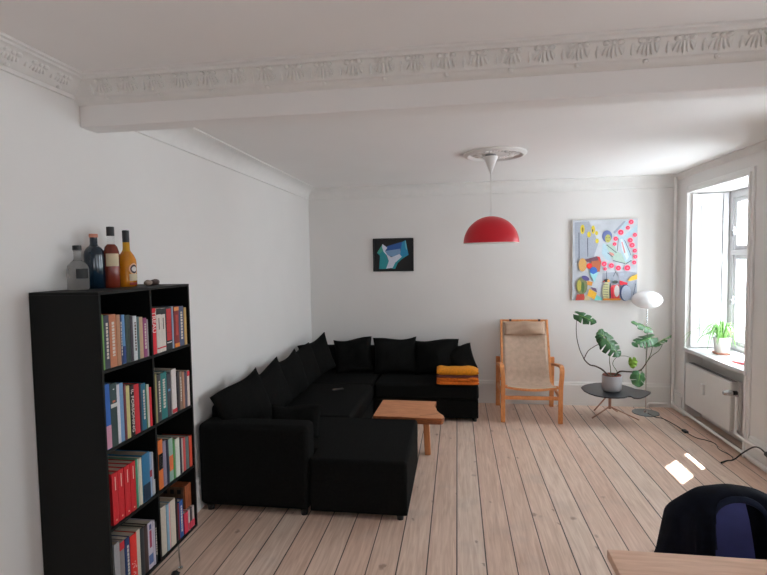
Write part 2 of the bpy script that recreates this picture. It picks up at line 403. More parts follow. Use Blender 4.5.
# ------------------------------------------------------------------ windows
def window(idx, y0, y1, full=True):
    root = bpy.data.objects.new('window_%d' % idx, None); COL.objects.link(root); root['kind'] = 'structure'
    root.location = (2.66, (y0 + y1) / 2, .69)
    def part(name, mb, m, **k):
        o = mb.build(name, m, root, **k); o.matrix_parent_inverse = Matrix.Translation(-Vector(root.location)); return o
    xf, xb = 2.60, 2.668
    z0, z1 = .69, ZO - .006
    f = MB()
    f.box(xf, xb, y0 + .001, y0 + .07, z0, z1); f.box(xf, xb, y1 - .07, y1 - .001, z0, z1)
    f.box(xf, xb, y0 + .07, y1 - .07, z1 - .06, z1); f.box(xf, xb, y0 + .07, y1 - .07, z0, z0 + .05)
    ym = (y0 + y1) / 2
    f.box(xf - .01, 2.664, ym - .022, ym + .022, z0 + .05, z1 - .06)
    zt = 1.633
    f.box(xf - .012, 2.664, y0 + .07, y1 - .07, zt - .035, zt + .010)
    part('window_frame', f, M['window_paint'], bevel=.004)
    for (a, b) in ((y0 + .072, ym - .024), (ym + .024, y1 - .072)):
        for (c, d) in ((z0 + .052, zt - .037), (zt + .012, z1 - .062)):
            s = MB(); w_ = .042
            s.box(xf + .012, xf + .052, a, a + w_, c, d); s.box(xf + .012, xf + .052, b - w_, b, c, d)
            s.box(xf + .012, xf + .052, a + w_, b - w_, c, c + w_); s.box(xf + .012, xf + .052, a + w_, b - w_, d - w_, d)
            so = part('casement', s, M['window_paint'], bevel=.003)
            g = MB().box(xf + .028, xf + .032, a + w_, b - w_, c + w_, d - w_).build('glass_pane', M['pane'], so)
            g.matrix_parent_inverse = Matrix.Identity(4)
            h = MB(); hy = b - .02 if b < ym + .01 else b - .02
            if full:
                zz = (c + d) / 2 if c < 1.2 else c + .18
                h.box(xf - .004, xf + .012, b - .030, b - .014, zz - .035, zz + .035)
                h.tube([(xf - .004, b - .022, zz), (xf - .022, b - .022, zz), (xf - .024, b - .022, zz - .05)], .005, 6)
                h.build('window_handle', M['chrome'], so, smooth=True, angle=.6)
    part('window_sill', MB().box(2.185, 2.60, y0 - .03, y1 + .03, .656, .69) if not full else MB().box(2.212, XR - .001, y0 - .030, y1 + .030, .656, .69).box(XR - .001, 2.602, y0 + .001, y1 - .001, .656, .69), M['window_paint'], bevel=.006)
    # casing round the opening
    c = MB(); e = .062
    for (d, o_) in ((.016, e), (.026, e * .45)):
        c.box(XR - d, XR, y0 - o_, y0, .0, ZO + o_); c.box(XR - d, XR, y1, y1 + o_, 0, ZO + o_); c.box(XR - d, XR, y0, y1, ZO, ZO + o_)
    part('casing', c, M['trim'], bevel=.003)
    # panelled shutters folded into the reveals
    for (yy, sg) in ((y1, -1), (y0, 1)):
        p = MB(); A = lambda a, b: (min(a, b), max(a, b))
        x0, x1 = 2.262, 2.588
        p.box(x0, x1, *A(yy + sg * .001, yy + sg * .012), .70, ZO - .012)
        for (a, b) in ((x0, x0 + .05), (x1 - .05, x1)): p.box(a, b, *A(yy + sg * .012, yy + sg * .022), .70, ZO - .012)
        for (a, b) in ((.70, .76), (1.53, 1.62), (ZO - .085, ZO - .012)): p.box(x0 + .05, x1 - .05, *A(yy + sg * .012, yy + sg * .022), a, b)
        for (a, b) in ((.80, 1.49), (1.66, ZO - .125)): p.box(x0 + .085, x1 - .085, *A(yy + sg * .012, yy + sg * .018), a, b)
        part('shutter', p, M['window_paint'], bevel=.003)
    return root
for i, (a, b) in enumerate(OPEN): window(i + 1, a, b, i == 0)

# unseen window added in the wall behind the camera for more light
f = MB(); xm = (FX0 + FX1) / 2
for (a, b) in ((FX0, FX0 + .06), (xm - .02, xm + .02), (FX1 - .06, FX1)): f.box(a, b, YF - .08, YF - .03, .69, FZ)
for (a, b) in ((.69, .75), (1.30, 1.34), (FZ - .06, FZ)): f.box(FX0 + .06, FX1 - .06, YF - .079, YF - .031, a, b)
f.box(FX0 - .05, FX1 + .05, YF + .0, YF + .04, .665, .69)
struct('window_4', f, M['window_paint'], bevel=.003)
l = bpy.data.lights.new('window_daylight', 'AREA'); l.shape = 'RECTANGLE'; l.size = FX1 - FX0; l.size_y = FZ - .69; l.cycles.is_portal = True
o = bpy.data.objects.new('window_daylight', l); COL.objects.link(o); o.location = (xm, YF - .11, (FZ + .69) / 2); o.rotation_euler = (PI / 2, 0, 0); o.rotation_euler = Vector((0, 1, 0)).to_track_quat('-Z', 'Y').to_euler()
# light portals: daylight enters through the windows
for (a, b) in OPEN:
    l = bpy.data.lights.new('window_daylight', 'AREA'); l.shape = 'RECTANGLE'; l.size = 1.5; l.size_y = b - a; l.cycles.is_portal = True
    o = bpy.data.objects.new('window_daylight', l); COL.objects.link(o); o.location = (XO + .01, (a + b) / 2, 1.43)
    o.rotation_euler = (0, PI / 2, 0)
W = bpy.data.worlds.new('sky'); S.world = W; W.use_nodes = True
bg = W.node_tree.nodes['Background']
bg.inputs['Color'].default_value = (.86, .932, 1.0, 1); bg.inputs['Strength'].default_value = 16.8
sun = bpy.data.lights.new('sun', 'SUN'); sun.energy = 26; sun.angle = .009; sun.color = (1, .96, .9)
so = bpy.data.objects.new('sun', sun); COL.objects.link(so)
so.rotation_euler = Vector((-1, -1.085, -1.824)).to_track_quat('-Z', 'Y').to_euler()

# ------------------------------------------------------------------ heating
rad = thing('radiator', 'white panel radiator in the niche under the window sill', 'radiator', (2.26, 4.86, .14))
def inw(root, mb, name, m, **k):
    o = mb.build(name, m, root, **k)
    o.matrix_parent_inverse = (Matrix.Translation(Vector(root.location)) @ Matrix.Rotation(root.rotation_euler.z, 4, 'Z')).inverted() if not root.parent else Matrix.Identity(4)
    return o
inw(rad, MB().box(2.215, 2.232, 4.445, 5.262, .135, .548), 'front_panel', M['radiator'], bevel=.005)
inw(rad, MB().box(2.292, 2.309, 4.445, 5.262, .135, .548), 'back_panel', M['radiator'], bevel=.005)
g = MB().box(2.234, 2.290, 4.450, 5.257, .541, .549)
for i in range(34): g.box(2.240, 2.285, 4.463 + i * .0235, 4.470 + i * .0235, .549, .5515, 1)  # dark strips stand in for the shade inside the grille slots
inw(rad, g, 'top_grille', [M['radiator'], M['gap_shade']])
f = MB()
for i in range(27):
    y = 4.47 + i * .029; f.box(2.232, 2.292, y, y + .003, .15, .53)
inw(rad, f, 'fins', M['radiator'])
for yy in (4.6, 5.1): inw(rad, MB().box(2.309, 2.384, yy - .015, yy + .015, .40, .44), 'bracket', M['radiator'])
inw(rad, MB().box(2.195, 2.2150, 4.865, 4.915, .330, .425), 'heat_meter', M['white_plastic'], bevel=.004)
v = inw(rad, MB().tube([(2.236, 4.444, .47), (2.236, 4.385, .47)], .009, 10).tube([(2.236, 4.385, .49), (2.236, 4.385, .45)], .013, 10), 'valve', M['chrome'], smooth=True, angle=.6)
k = MB()
k.tube([(2.236, 4.385, .478), (2.200, 4.385, .478)], .018, 14)
k.build('valve_collar', M['black'], v, smooth=True, angle=.6)
MB().tube([(2.199, 4.385, .478), (2.145, 4.385, .478), (2.133, 4.385, .478)], [.023, .021, .014], 16).build('thermostat_knob', M['chrome'], v, smooth=True, angle=.6)
pp = spline([(2.236, 4.385, .455), (2.236, 4.385, .30), (2.236, 4.385, .19), (2.225, 4.375, .165), (2.205, 4.32, .16), (2.200, 4.20, .157), (2.200, 3.9, .152), (2.200, 3.2, .15)], 6)
tag(MB().tube(pp, .011, 12).build('heating_pipe', M['pipe'], smooth=True, angle=.9), 'white heating pipe dropping from the radiator valve, then along the wall', 'pipe', 'white heating pipes')
pp = spline([(2.215, 5.548, 2.40), (2.215, 5.548, 1.2), (2.215, 5.548, .12), (2.213, 5.545, .075), (2.206, 5.52, .062), (2.202, 5.4, .06), (2.200, 4.7, .055), (2.200, 4.0, .05), (2.200, 3.2, .05)], 6)
tag(MB().tube(pp, .0135, 12).build('heating_pipe', M['pipe'], smooth=True, angle=.9), 'long white heating pipe running down the room corner and along the floor', 'pipe', 'white heating pipes')
pp = spline([(2.17, 5.56, .049), (2.02, 5.563, .046), (1.99, 5.563, .044), (1.975, 5.563, .02), (1.975, 5.563, .001)], 6)
tag(MB().tube(pp, .012, 12).build('heating_pipe', M['pipe'], smooth=True, angle=.9), 'short white heating pipe along the back baseboard near the floor lamp', 'pipe', 'white heating pipes')

# ------------------------------------------------------------------ bookcase
X0, X1, T = XL + .004, -1.370, .012
Y0, YD, Y1 = 1.750, 2.082, 2.412
Z0, Z1 = .212, 1.494
bc = thing('bookcase', 'tall black open bookcase on thin metal legs against the left wall', 'bookcase', ((X0 + X1) / 2, (Y0 + Y1) / 2, 0))
for a in (Y0, Y1 - T): inw(bc, MB().box(X0, X1, a, a + T, Z0 + T, Z1 - T), 'side_panel', M['shelf_black'], bevel=.0012)
inw(bc, MB().box(X0, X1, Y0, Y1, Z1 - T, Z1), 'top_panel', M['shelf_black'], bevel=.0012)
inw(bc, MB().box(X0, X1, Y0, Y1, Z0, Z0 + T), 'bottom_panel', M['shelf_black'], bevel=.0012)
rows = [1.184, .864, .544, .224]
for z in rows[:3]: inw(bc, MB().box(X0 + .008, X1 - .001, Y0 + T, Y1 - T, z - T, z), 'shelf', M['shelf_black'])
for i, z in enumerate(rows):
    zt = Z1 - T if i == 0 else rows[i - 1] - T
    inw(bc, MB().box(X0 + .008, X1 - .0005, YD - T / 2, YD + T / 2, z, zt), 'divider', M['shelf_black'])
inw(bc, MB().box(X0, X0 + .006, Y0 + T, Y1 - T, Z0 + T, Z1 - T), 'back_panel', M['shelf_black'])
for (x, y) in ((-1.43, 1.80), (-1.61, 1.80), (-1.45, 2.365), (-1.61, 2.365)):
    inw(bc, MB().tube([(x - .008, y - .004, .212), (x - .008, y - .004, .19), (x, y, .008)], .0045, 8).lathe([(0, 0), (.012, 0), (.012, .008), (0, .008)], (x, y, 0), 12), 'leg', M['chrome'], smooth=True, angle=.6)

BK = {
'L1': (1.184, 'top shelf, left half', [(1.761, 1.784, 0.218, (104, 150, 78), 'apple-green book at the far left end', None), (1.784, 1.815, 0.214, (52, 56, 70), 'navy book with white lettering beside the green one', 'dash'), (1.815, 1.856, 0.214, (186, 118, 84), 'wide orange-brown book', 'dash'), (1.856, 1.879, 0.209, (172, 126, 96), 'tan book right of the wide orange-brown one', None), (1.879, 1.894, 0.207, (40, 52, 92), 'thin dark blue book', 'dash'), (1.894, 1.913, 0.205, (96, 142, 190), 'light blue book', 'low:30,60,120'), (1.913, 1.945, 0.201, (40, 58, 52), 'dark green book', None), (1.945, 1.962, 0.194, (66, 56, 66), 'thin plum-grey book', None), (1.962, 1.987, 0.192, (198, 204, 206), 'white book', 'dash'), (1.987, 2.006, 0.186, (66, 98, 102), 'thin dark teal book', None), (2.006, 2.032, 0.182, (186, 156, 126), 'beige book', None), (2.032, 2.058, 0.175, (146, 72, 116), 'magenta book', 'dash'), (2.058, 2.073, 0.166, (160, 152, 154), 'thin grey book by the divider', None)]),
'R1': (1.184, 'top shelf, right half', [(2.09, 2.129, 0.211, (206, 28, 44), 'bright red book with white lettering', 'TREAU'), (2.129, 2.167, 0.209, (206, 198, 190), 'white book with a black top beside the bright red one', 'btop'), (2.167, 2.207, 0.205, (206, 198, 190), 'white book with a black top beside the black one', 'btop'), (2.207, 2.261, 0.206, (36, 38, 44), 'black book with a tall red title', 'redband'), (2.261, 2.277, 0.206, (136, 156, 176), 'thin grey-blue book', None), (2.277, 2.322, 0.202, (132, 42, 38), 'dark red book with orange ends', 'orend'), (2.322, 2.369, 0.2, (72, 82, 112), 'slate blue book', 'dash'), (2.369, 2.392, 0.19, (196, 160, 96), 'thin yellow book at the right end', None)]),
'L2': (.864, 'second shelf, left half', [(1.765, 1.799, 0.262, (38, 92, 168), 'blue book with a pink and white foot', 'low:196,140,160'), (1.799, 1.839, 0.256, (44, 66, 64), 'wide dark green book with a small white label', 'lab'), (1.839, 1.859, 0.244, (204, 204, 210), 'thin white book', None), (1.859, 1.883, 0.245, (112, 150, 190), 'pale blue book', None), (1.883, 1.897, 0.233, (110, 50, 62), 'thin maroon book', None), (1.897, 1.92, 0.224, (196, 190, 128), 'pale yellow book', None), (1.92, 1.95, 0.218, (16, 16, 18), 'black book with white capitals', 'IL FORSONING'), (1.95, 1.984, 0.216, (196, 40, 50), 'thick red book', None), (1.984, 1.999, 0.211, (40, 44, 64), 'thin navy book', None), (1.999, 2.029, 0.208, (28, 100, 124), 'petrol blue book', 'dash'), (2.029, 2.038, 0.199, (70, 116, 78), 'very thin green book', None), (2.038, 2.056, 0.194, (186, 192, 178), 'pale grey book', None), (2.056, 2.073, 0.177, (210, 34, 48), 'short bright red book by the divider', None)]),
'R2': (.864, 'second shelf, right half', [(2.094, 2.117, 0.228, (150, 144, 96), 'olive green book at the left end', None), (2.117, 2.146, 0.22, (60, 60, 64), 'dark grey book with pale lettering', 'dash'), (2.146, 2.198, 0.221, (38, 120, 120), 'wide teal book', 'dash'), (2.198, 2.23, 0.209, (66, 64, 72), 'charcoal book right of the teal one', 'dot'), (2.239, 2.28, 0.218, (214, 206, 202), 'tall white book with a red foot', 'low2'), (2.283, 2.306, 0.197, (44, 40, 44), 'black book beside the tall white one', None), (2.306, 2.33, 0.192, (140, 118, 98), 'brown-grey book', 'dash'), (2.33, 2.35, 0.187, (180, 130, 104), 'tan book', None), (2.35, 2.373, 0.182, (92, 84, 100), 'purple-grey book', None), (2.373, 2.397, 0.183, (210, 196, 186), 'cream book with a red top at the right end', 'rtop')]),
'L3': (.544, 'third shelf, left half', [(1.791, 1.826, 0.212, (190, 26, 36), 'red volume, first of the matching four from the left', 'vol'), (1.827, 1.863, 0.212, (190, 26, 36), 'red volume, second of the matching four from the left', 'vol'), (1.864, 1.900, 0.212, (190, 26, 36), 'red volume, third of the matching four from the left', 'vol'), (1.901, 1.936, 0.212, (190, 26, 36), 'red volume, fourth of the matching four from the left', 'vol'), (1.936, 1.951, 0.214, (56, 138, 104), 'thin green book beside the red volumes', None), (1.951, 1.962, 0.210, (170, 190, 180), 'very thin pale green book', None), (1.962, 1.982, 0.208, (212, 204, 184), 'cream book', None), (1.982, 2.036, 0.214, (44, 112, 150), 'wide sea-blue book with a dark foot', 'low:24,46,70'), (2.036, 2.055, 0.204, (140, 164, 192), 'pale blue book with a red spot', 'reddot'), (2.055, 2.065, 0.200, (190, 190, 196), 'thin white and black book', None), (2.065, 2.075, 0.192, (52, 50, 54), 'thin black book by the divider', 'low:190,190,190')]),
'R3': (.544, 'third shelf, right half', [(2.106, 2.142, 0.232, (212, 110, 48), 'orange book with a black title band', 'bband'), (2.142, 2.170, 0.218, (134, 124, 144), 'lilac-grey book', None), (2.170, 2.190, 0.212, (38, 44, 64), 'dark navy book', None), (2.190, 2.228, 0.21, (142, 170, 158), 'pale green book with an orange patch', 'orpatch'), (2.228, 2.246, 0.195, (74, 140, 78), 'green book', None), (2.246, 2.284, 0.191, (206, 212, 200), 'wide off-white book', None), (2.284, 2.300, 0.18, (24, 30, 44), 'thin black book', None), (2.300, 2.318, 0.174, (178, 172, 164), 'thin light grey book', None), (2.318, 2.340, 0.171, (204, 76, 76), 'coral red book', None), (2.340, 2.372, 0.167, (90, 108, 106), 'grey-green book', None), (2.372, 2.397, 0.161, (206, 70, 44), 'orange-red book at the right end', None)]),
'L4': (.224, 'bottom shelf, left half', [(1.782, 1.815, 0.244, (150, 150, 152), 'silver-grey book at the far left end', None), (1.816, 1.846, 0.233, (128, 124, 124), 'grey book with a red top corner', 'rtop'), (1.849, 1.877, 0.23, (34, 58, 104), 'navy blue book', 'dash'), (1.881, 1.924, 0.222, (212, 44, 36), 'scarlet book with white specks', 'specks'), (1.924, 1.95, 0.224, (192, 184, 170), 'cream book', None), (1.95, 1.977, 0.218, (44, 48, 52), 'dark grey book', None), (1.977, 2.004, 0.214, (62, 44, 42), 'dark brown book', None), (2.004, 2.042, 0.212, (190, 184, 196), 'white book with a pink and blue pattern', 'pattern'), (2.042, 2.056, 0.206, (186, 180, 194), 'thin lilac-white book', None), (2.056, 2.073, 0.190, (26, 26, 30), 'black book by the divider', 'dash')]),
'R4': (.224, 'bottom shelf, right half', [(2.108, 2.150, 0.232, (192, 184, 170), 'wide beige book at the left end', None), (2.151, 2.182, 0.227, (130, 168, 190), 'light blue book with a pink stripe', 'pstripe'), (2.183, 2.226, 0.228, (202, 192, 176), 'wide cream book', None), (2.227, 2.245, 0.214, (24, 24, 26), 'tall black book', None), (2.246, 2.260, 0.184, (120, 36, 44), 'thin dark red book', None), (2.262, 2.296, 0.188, (36, 84, 150), 'blue book with white lettering', 'dash')]),
}
def text_mesh(body, size):
    cu = bpy.data.curves.new('t', 'FONT'); cu.body = body; cu.size = size; cu.extrude = .0003; cu.align_x = 'CENTER'; cu.align_y = 'CENTER'
    o = bpy.data.objects.new('t', cu); COL.objects.link(o)
    dg = bpy.context.evaluated_depsgraph_get(); me = bpy.data.meshes.new_from_object(o.evaluated_get(dg))
    bpy.data.objects.remove(o); return me
TX = Matrix(((0, 0, 1, 0), (0, 1, 0, 0), (-1, 0, 0, 0), (0, 0, 0, 1)))    # text laid down the spine, facing +x
def book(y0, y1, z0, h, xs, depth, rgb, label, style, paper, group):
    y0 = max(y0, 1.7645) if y0 < 2 else y0; th = y1 - y0 - .0012; cy = (y0 + y1) / 2
    b = MB()
    # cover: two boards and a slightly rounded spine
    c = .0016; n = 5
    b.box(-depth, -.004, -th / 2, -th / 2 + c, 0, h); b.box(-depth, -.004, th / 2 - c, th / 2, 0, h)
    poly = [(-.004, -th / 2), (-.0015, -th / 2), (0, -th / 4), (.0004, 0), (0, th / 4), (-.0015, th / 2), (-.004, th / 2)]
    b.prism(poly, 0, h)
    root = b.build('book', flat(*rgb)); root.location = (xs, cy, z0 + .0005)
    tag(root, label, 'book', group)
    MB().box(-depth + .003, -.0042, -th / 2 + c + .0002, th / 2 - c - .0002, .003, h - .003).build('pages', paper, root)
    X = .0006
    def band(name, z_a, z_b, col, yy=.46, y_off=0):
        MB().box(-.003, X + .0002, (-yy + y_off) * th, (yy + y_off) * th, z_a, z_b).build(name, flat(*col), root)
    if style is None: pass
    elif style == 'dash':
        lum = sum(rgb) / 3; col = (206, 200, 188) if lum < 150 else (90, 70, 60)
        t = MB(); z = h * .86; R = random.Random(str(rgb))
        while z > h * .22:
            l = R.uniform(.006, .014); t.box(-.002, X + .0002, -th * .18, th * .18, z - l, z); z -= l + .0035
        t.build('spine_print', flat(*col), root)
    elif style.startswith('low:'):
        band('spine_band', .002, h * .36, tuple(int(q) for q in style[4:].split(',')))
    elif style == 'low2': band('spine_band', .002, h * .10, (196, 44, 56))
    elif style == 'btop':
        band('spine_band', h * .86, h - .001, (34, 34, 34)); band('spine_title', h * .52, h * .78, (60, 58, 56), .07); band('spine_line', h * .09, h * .12, (196, 44, 60))
    elif style == 'redband':
        band('spine_title', h * .22, h * .96, (188, 48, 52), .36); band('spine_line', h * .16, h * .18, (214, 214, 210), .36)
        for q in (.40, .62, .68): band('title_gap', h * q, h * q + .003, (36, 38, 44), .40)
    elif style == 'orend': band('spine_band', .002, h * .10, (226, 136, 52)); band('spine_band', h * .90, h - .002, (214, 140, 76)); band('spine_title', h * .3, h * .8, (180, 70, 60), .2)
    elif style == 'lab': band('spine_label', h * .62, h * .68, (206, 206, 200)); band('spine_dot', h * .7, h * .73, (190, 106, 80), .2); band('spine_dot', h * .9, h * .915, (210, 210, 210), .1)
    elif style == 'dot': band('spine_dot', h * .58, h * .63, (110, 150, 190), .3)
    elif style == 'rtop': band('spine_band', h * .85, h - .002, (196, 36, 48))
    elif style == 'vol':
        band('spine_title', h * .66, h * .92, (226, 196, 180), .06); band('spine_dot', h * .06, h * .09, (222, 180, 150), .1)
    elif style == 'reddot': band('spine_spot', h * .45, h * .6, (150, 50, 66), .42)
    elif style == 'bband': band('spine_band', h * .40, h * .72, (24, 22, 26)); band('spine_title', h * .44, h * .68, (190, 186, 180), .15)
    elif style == 'orpatch': band('spine_patch', h * .25, h * .6, (214, 110, 62), .4)
    elif style == 'specks':
        t = MB(); R = random.Random(3)
        for i in range(14):
            yy, zz = R.uniform(-.3, .3) * th, R.uniform(.2, .5) * h; t.box(-.002, X + .0002, yy - .0018, yy + .0018, zz - .002, zz + .002)
        t.build('spine_print', flat(220, 214, 206), root)
    elif style == 'pattern': band('spine_band', h * .1, h * .3, (82, 104, 150), .4); band('spine_band', h * .45, h * .82, (150, 50, 80), .2); band('spine_band', h * .84, h * .95, (70, 80, 120), .2)
    elif style == 'pstripe': band('spine_stripe', .002, h - .002, (222, 160, 146), .14, .2)
    else:
        cap = .62
        size = th * (1.05 if style == 'TREAU' else .80)
        me = text_mesh(style, size)
        xs_ = [v.co.x for v in me.vertices]; L_ = max(xs_) - min(xs_)
        tgt = h * (.46 if style == 'TREAU' else .84); sc = tgt / L_
        me.transform(Matrix.Diagonal((sc, 1, 1, 1)))
        zc = h * (.70 if style == 'TREAU' else .50)
        me.transform(Matrix.Translation((X + .0004, 0, zc)) @ TX)
        me.materials.append(flat(226, 216, 210))
        o = bpy.data.objects.new('spine_title', me); COL.objects.link(o); o.parent = root
    return root
R0 = random.Random(11)
for key, (z0, where, L) in BK.items():
    for i, (a, b, h, rgb, desc, style) in enumerate(L):
        grp = 'matching red volumes' if style == 'vol' else 'books in the bookcase, ' + where
        deep = .19 if key[1] in '34' else .14
        dep = deep - R0.uniform(0, .03)
        book(a, b, z0, h, -1.3765 - R0.uniform(0, .004), dep, rgb, desc + ', ' + where, style, M['paper'] if R0.random() < .5 else M['paper_grey'], grp)
# small paperbacks and a wooden box at the right end of the bottom shelf
for (a, b, h, rgb, d) in ((2.300, 2.336, .107, (202, 52, 74), 'small crimson paperback'), (2.337, 2.354, .107, (196, 188, 182), 'first small white paperback right of the crimson one'), (2.355, 2.375, .107, (66, 60, 62), 'small black paperback'), (2.376, 2.396, .107, (186, 176, 172), 'small white paperback at the right end')):
    book(a, b, .224, h, -1.377, .19, rgb, d + ', bottom shelf, under the wooden box', 'low:200,60,80' if rgb != (202, 52, 74) else None, M['paper'], 'small paperbacks under the wooden box')
bx = thing('wooden_box', 'reddish-brown wooden box with dark square holes on the small paperbacks, bottom shelf', 'box', (-1.483, 2.368, .333))
bx_o = MB().box(-.080, .092, -.029, .028, 0, .122).build('box_body', M['box_wood'], bx, bevel=.003)
MB().box(-.078, .082, -.0308, -.029, .005, .117).build('side_panel', M['box_pale'], bx)
for r_ in range(2):
    for c_ in range(4):
        xx = -.066 + c_ * .038; zz = .082 - r_ * .046
        MB().box(xx, xx + .020, -.0316, -.0308, zz, zz + .022).build('square_hole', M['black'], bx)

# bottles and turned object on the bookcase
ZT = Z1
def bottle(name_label, x, y, prof, body, cap_mat, cap, neck_from, glass=None):
    t = thing('bottle', name_label, 'bottle', (x, y, ZT), 0, 'bottles on top of the bookcase')
    low = [p for p in prof if p[1] <= neck_from + 1e-6]; hi = [p for p in prof if p[1] >= neck_from - 1e-6]
    MB().lathe([(0, 0)] + low, n=32).build('bottle_body', body, t, smooth=True, angle=.8)
    MB().lathe(hi + [(0, hi[-1][1])], n=32).build('bottle_neck', glass or body, t, smooth=True, angle=.8)
    MB().lathe([(0, cap[1]), (cap[0], cap[1]), (cap[0], cap[2] - .002), (cap[0] - .002, cap[2]), (0, cap[2])], n=24).build('cap', cap_mat, t, smooth=True, angle=.6)
    return t
def wrap_label(t, r, z0, z1, a0, a1, m, name='paper_label', pieces=14):
    vs = []; fs = []
    for i in range(pieces + 1):
        a = a0 + (a1 - a0) * i / pieces
        for (rr, z) in ((r, z0), (r, z1), (r + .0008, z1), (r + .0008, z0)): vs.append((rr * math.cos(a), rr * math.sin(a), z))
    for i in range(pieces):
        for j in range(4): fs.append((i * 4 + j, i * 4 + (j + 1) % 4, (i + 1) * 4 + (j + 1) % 4, (i + 1) * 4 + j))
    fs += [(0, 1, 2, 3), tuple(pieces * 4 + k_ for k_ in (3, 2, 1, 0))]
    return MB().add(vs, fs).build(name, m, t)
# angle -90deg faces the camera side (-y); +x is 0
g1 = bottle('small clear round bottle with a dark stopper, leftmost on the bookcase', -1.618, 1.95, [(.038, 0), (.042, .005), (.042, .088), (.038, .104), (.027, .117), (.016, .126), (.0135, .136), (.0135, .165), (.017, .168), (.017, .174)], M['glass_clear'], M['black'], (.0175, .170, .190), .126)
wrap_label(g1, .0426, .048, .090, -1.05, .15, M['label_dark']); wrap_label(g1, .0426, .048, .090, -2.6, -1.75, M['label_grey'])
g2 = bottle('dark blue bottle with a pink cork, second from the left on the bookcase', -1.612, 2.045, [(.038, 0), (.042, .005), (.042, .150), (.040, .165), (.030, .182), (.018, .192), (.0155, .198), (.0155, .228)], M['glass_blue'], M['cork'], (.018, .228, .244), .192)
g3 = bottle('tall red liquor bottle with a black cap and cream label on the bookcase', -1.566, 2.096, [(.032, 0), (.034, .005), (.034, .148), (.032, .165), (.026, .186), (.0165, .198), (.0155, .205), (.0155, .244)], M['rum'], M['black'], (.0165, .236, .278), .198, M['glass_clear'])
wrap_label(g3, .0344, .098, .155, -1.6, .05, M['label_cream'])
g4 = bottle('golden liquor bottle with a black cap and oval label, rightmost on the bookcase', -1.554, 2.186, [(.038, 0), (.041, .006), (.042, .02), (.042, .112), (.040, .128), (.032, .148), (.020, .166), (.0165, .174), (.0155, .21)], M['amber'], M['black'], (.0155, .208, .266), .166, M['amber_light'])
wrap_label(g4, .0425,   .028, .060, -.75, .3, M['label_cream'])
wrap_label(g4, .0426, .008, .020, -.75, .3, flat(150, 40, 30), 'label_strip')
def oval(t, r, zc, ac, ra, rz, m, name, lift):
    vs = [((r + lift) * math.cos(ac), (r + lift) * math.sin(ac), zc)]; n = 24
    for i in range(n):
        th = 2 * PI * i / n; a = ac + ra * math.cos(th)
        vs.append(((r + lift) * math.cos(a), (r + lift) * math.sin(a), zc + rz * math.sin(th)))
    for i in range(n):
        th = 2 * PI * i / n; a = ac + ra * math.cos(th)
        vs.append(((r) * math.cos(a), (r) * math.sin(a), zc + rz * math.sin(th)))
    fs = [(0, 1 + i, 1 + (i + 1) % n) for i in range(n)] + [(1 + i, 1 + n + i, 1 + n + (i + 1) % n, 1 + (i + 1) % n) for i in range(n)]
    return MB().add(vs, fs).build(name, m, t)
oval(g4, .0422, .083, -.20, .56, .027, flat(226, 176, 130), 'oval_label', .0008)
oval(g4, .0422, .083, -.20, .42, .021, flat(50, 26, 24), 'oval_label', .0014)
oval(g4, .0422, .083, -.18, .30, .012, flat(206, 200, 190), 'oval_label', .0020)
op = thing('bottle_opener', 'short dark turned wooden handle lying on top of the bookcase', 'opener', (-1.485, 2.262, ZT), .30)
op.scale = (1.1, 1.5, 1.1)
MB().tube([(-.0, -.005, .0135), (.0, .02, .0135), (0, .045, .0135), (0, .068, .012), (0, .074, .012)], [.010, .0115, .0135, .013, .007], 12).build('handle', M['dark_wood'], op, smooth=True)
MB().tube([(0, -.05, .014), (0, -.03, .014), (0, -.004, .014)], [.009, .0135, .010], 12).build('pale_end', M['pale_stone'], op, smooth=True)

# white cord and plug by the bookcase
pc = thing('power_cord', 'white cord with a black plug on the floor under the bookcase', 'cord', (-1.42, 2.15, 0))
inw(pc, MB().tube(spline([(-1.52, 1.80, .005), (-1.45, 1.92, .005), (-1.40, 2.02, .005), (-1.385, 2.12, .006), (-1.40, 2.20, .010), (-1.415, 2.235, .018)], 8), .0035, 8), 'cord', M['white_cord'], smooth=True)
inw(pc, MB().tube([(-1.415, 2.235, .018), (-1.42, 2.25, .020), (-1.43, 2.285, .022)], [.010, .018, .021], 12).tube([(-1.43, 2.285, .028), (-1.435, 2.31, .030)], .003, 6).tube([(-1.418, 2.283, .018), (-1.420, 2.308, .018)], .003, 6), 'plug', M['black'], smooth=True, angle=.7)

# ------------------------------------------------------------------ sofa
sf = thing('corner_sofa', 'large black fabric corner sofa with a chaise at its near end', 'sofa', (-1.0, 4.2, 0))
def sp(name, b, bev=.03, seg=4, m='sofa'):
    return inw(sf, MB().box(*b), name, M[m], bevel=bev, seg=seg)
SXL = XL + .022
sp('base', (SXL, -.845, 3.125, 5.58, .035, .215), .012, 3)
sp('base', (-.843, .195, 4.905, 5.58, .035, .215), .012, 3)
sp('chaise_base', (-.925, -.312, 2.962, 3.80, .035, .240), .012, 3)
sp('armrest', (XL + .0185, -.930, 2.955, 3.122, .035, .572), .035, 5)
sp('seat_cushion', (SXL + .09, -.838, 3.812, 4.86, .218, .372), .035, 5)
sp('seat_cushion', (SXL + .09, -.838, 4.864, 5.50, .218, .372), .035, 5)
sp('seat_cushion', (-.834, .200, 4.885, 5.50, .218, .372), .035, 5)
inw(sf, MB().prism([(SXL + .09, 3.126), (-.926, 3.126), (-.926, 2.960), (-.310, 2.960), (-.310, 3.808), (SXL + .09, 3.808)], .218, .372), 'chaise_cushion', M['sofa'], bevel=.026, seg=4)
sp('backrest', (SXL, SXL + .088, 3.126, 5.58, .218, .645), .035, 5)
sp('backrest', (SXL + .09, .06, 5.502, 5.58, .218, .645), .032, 5)
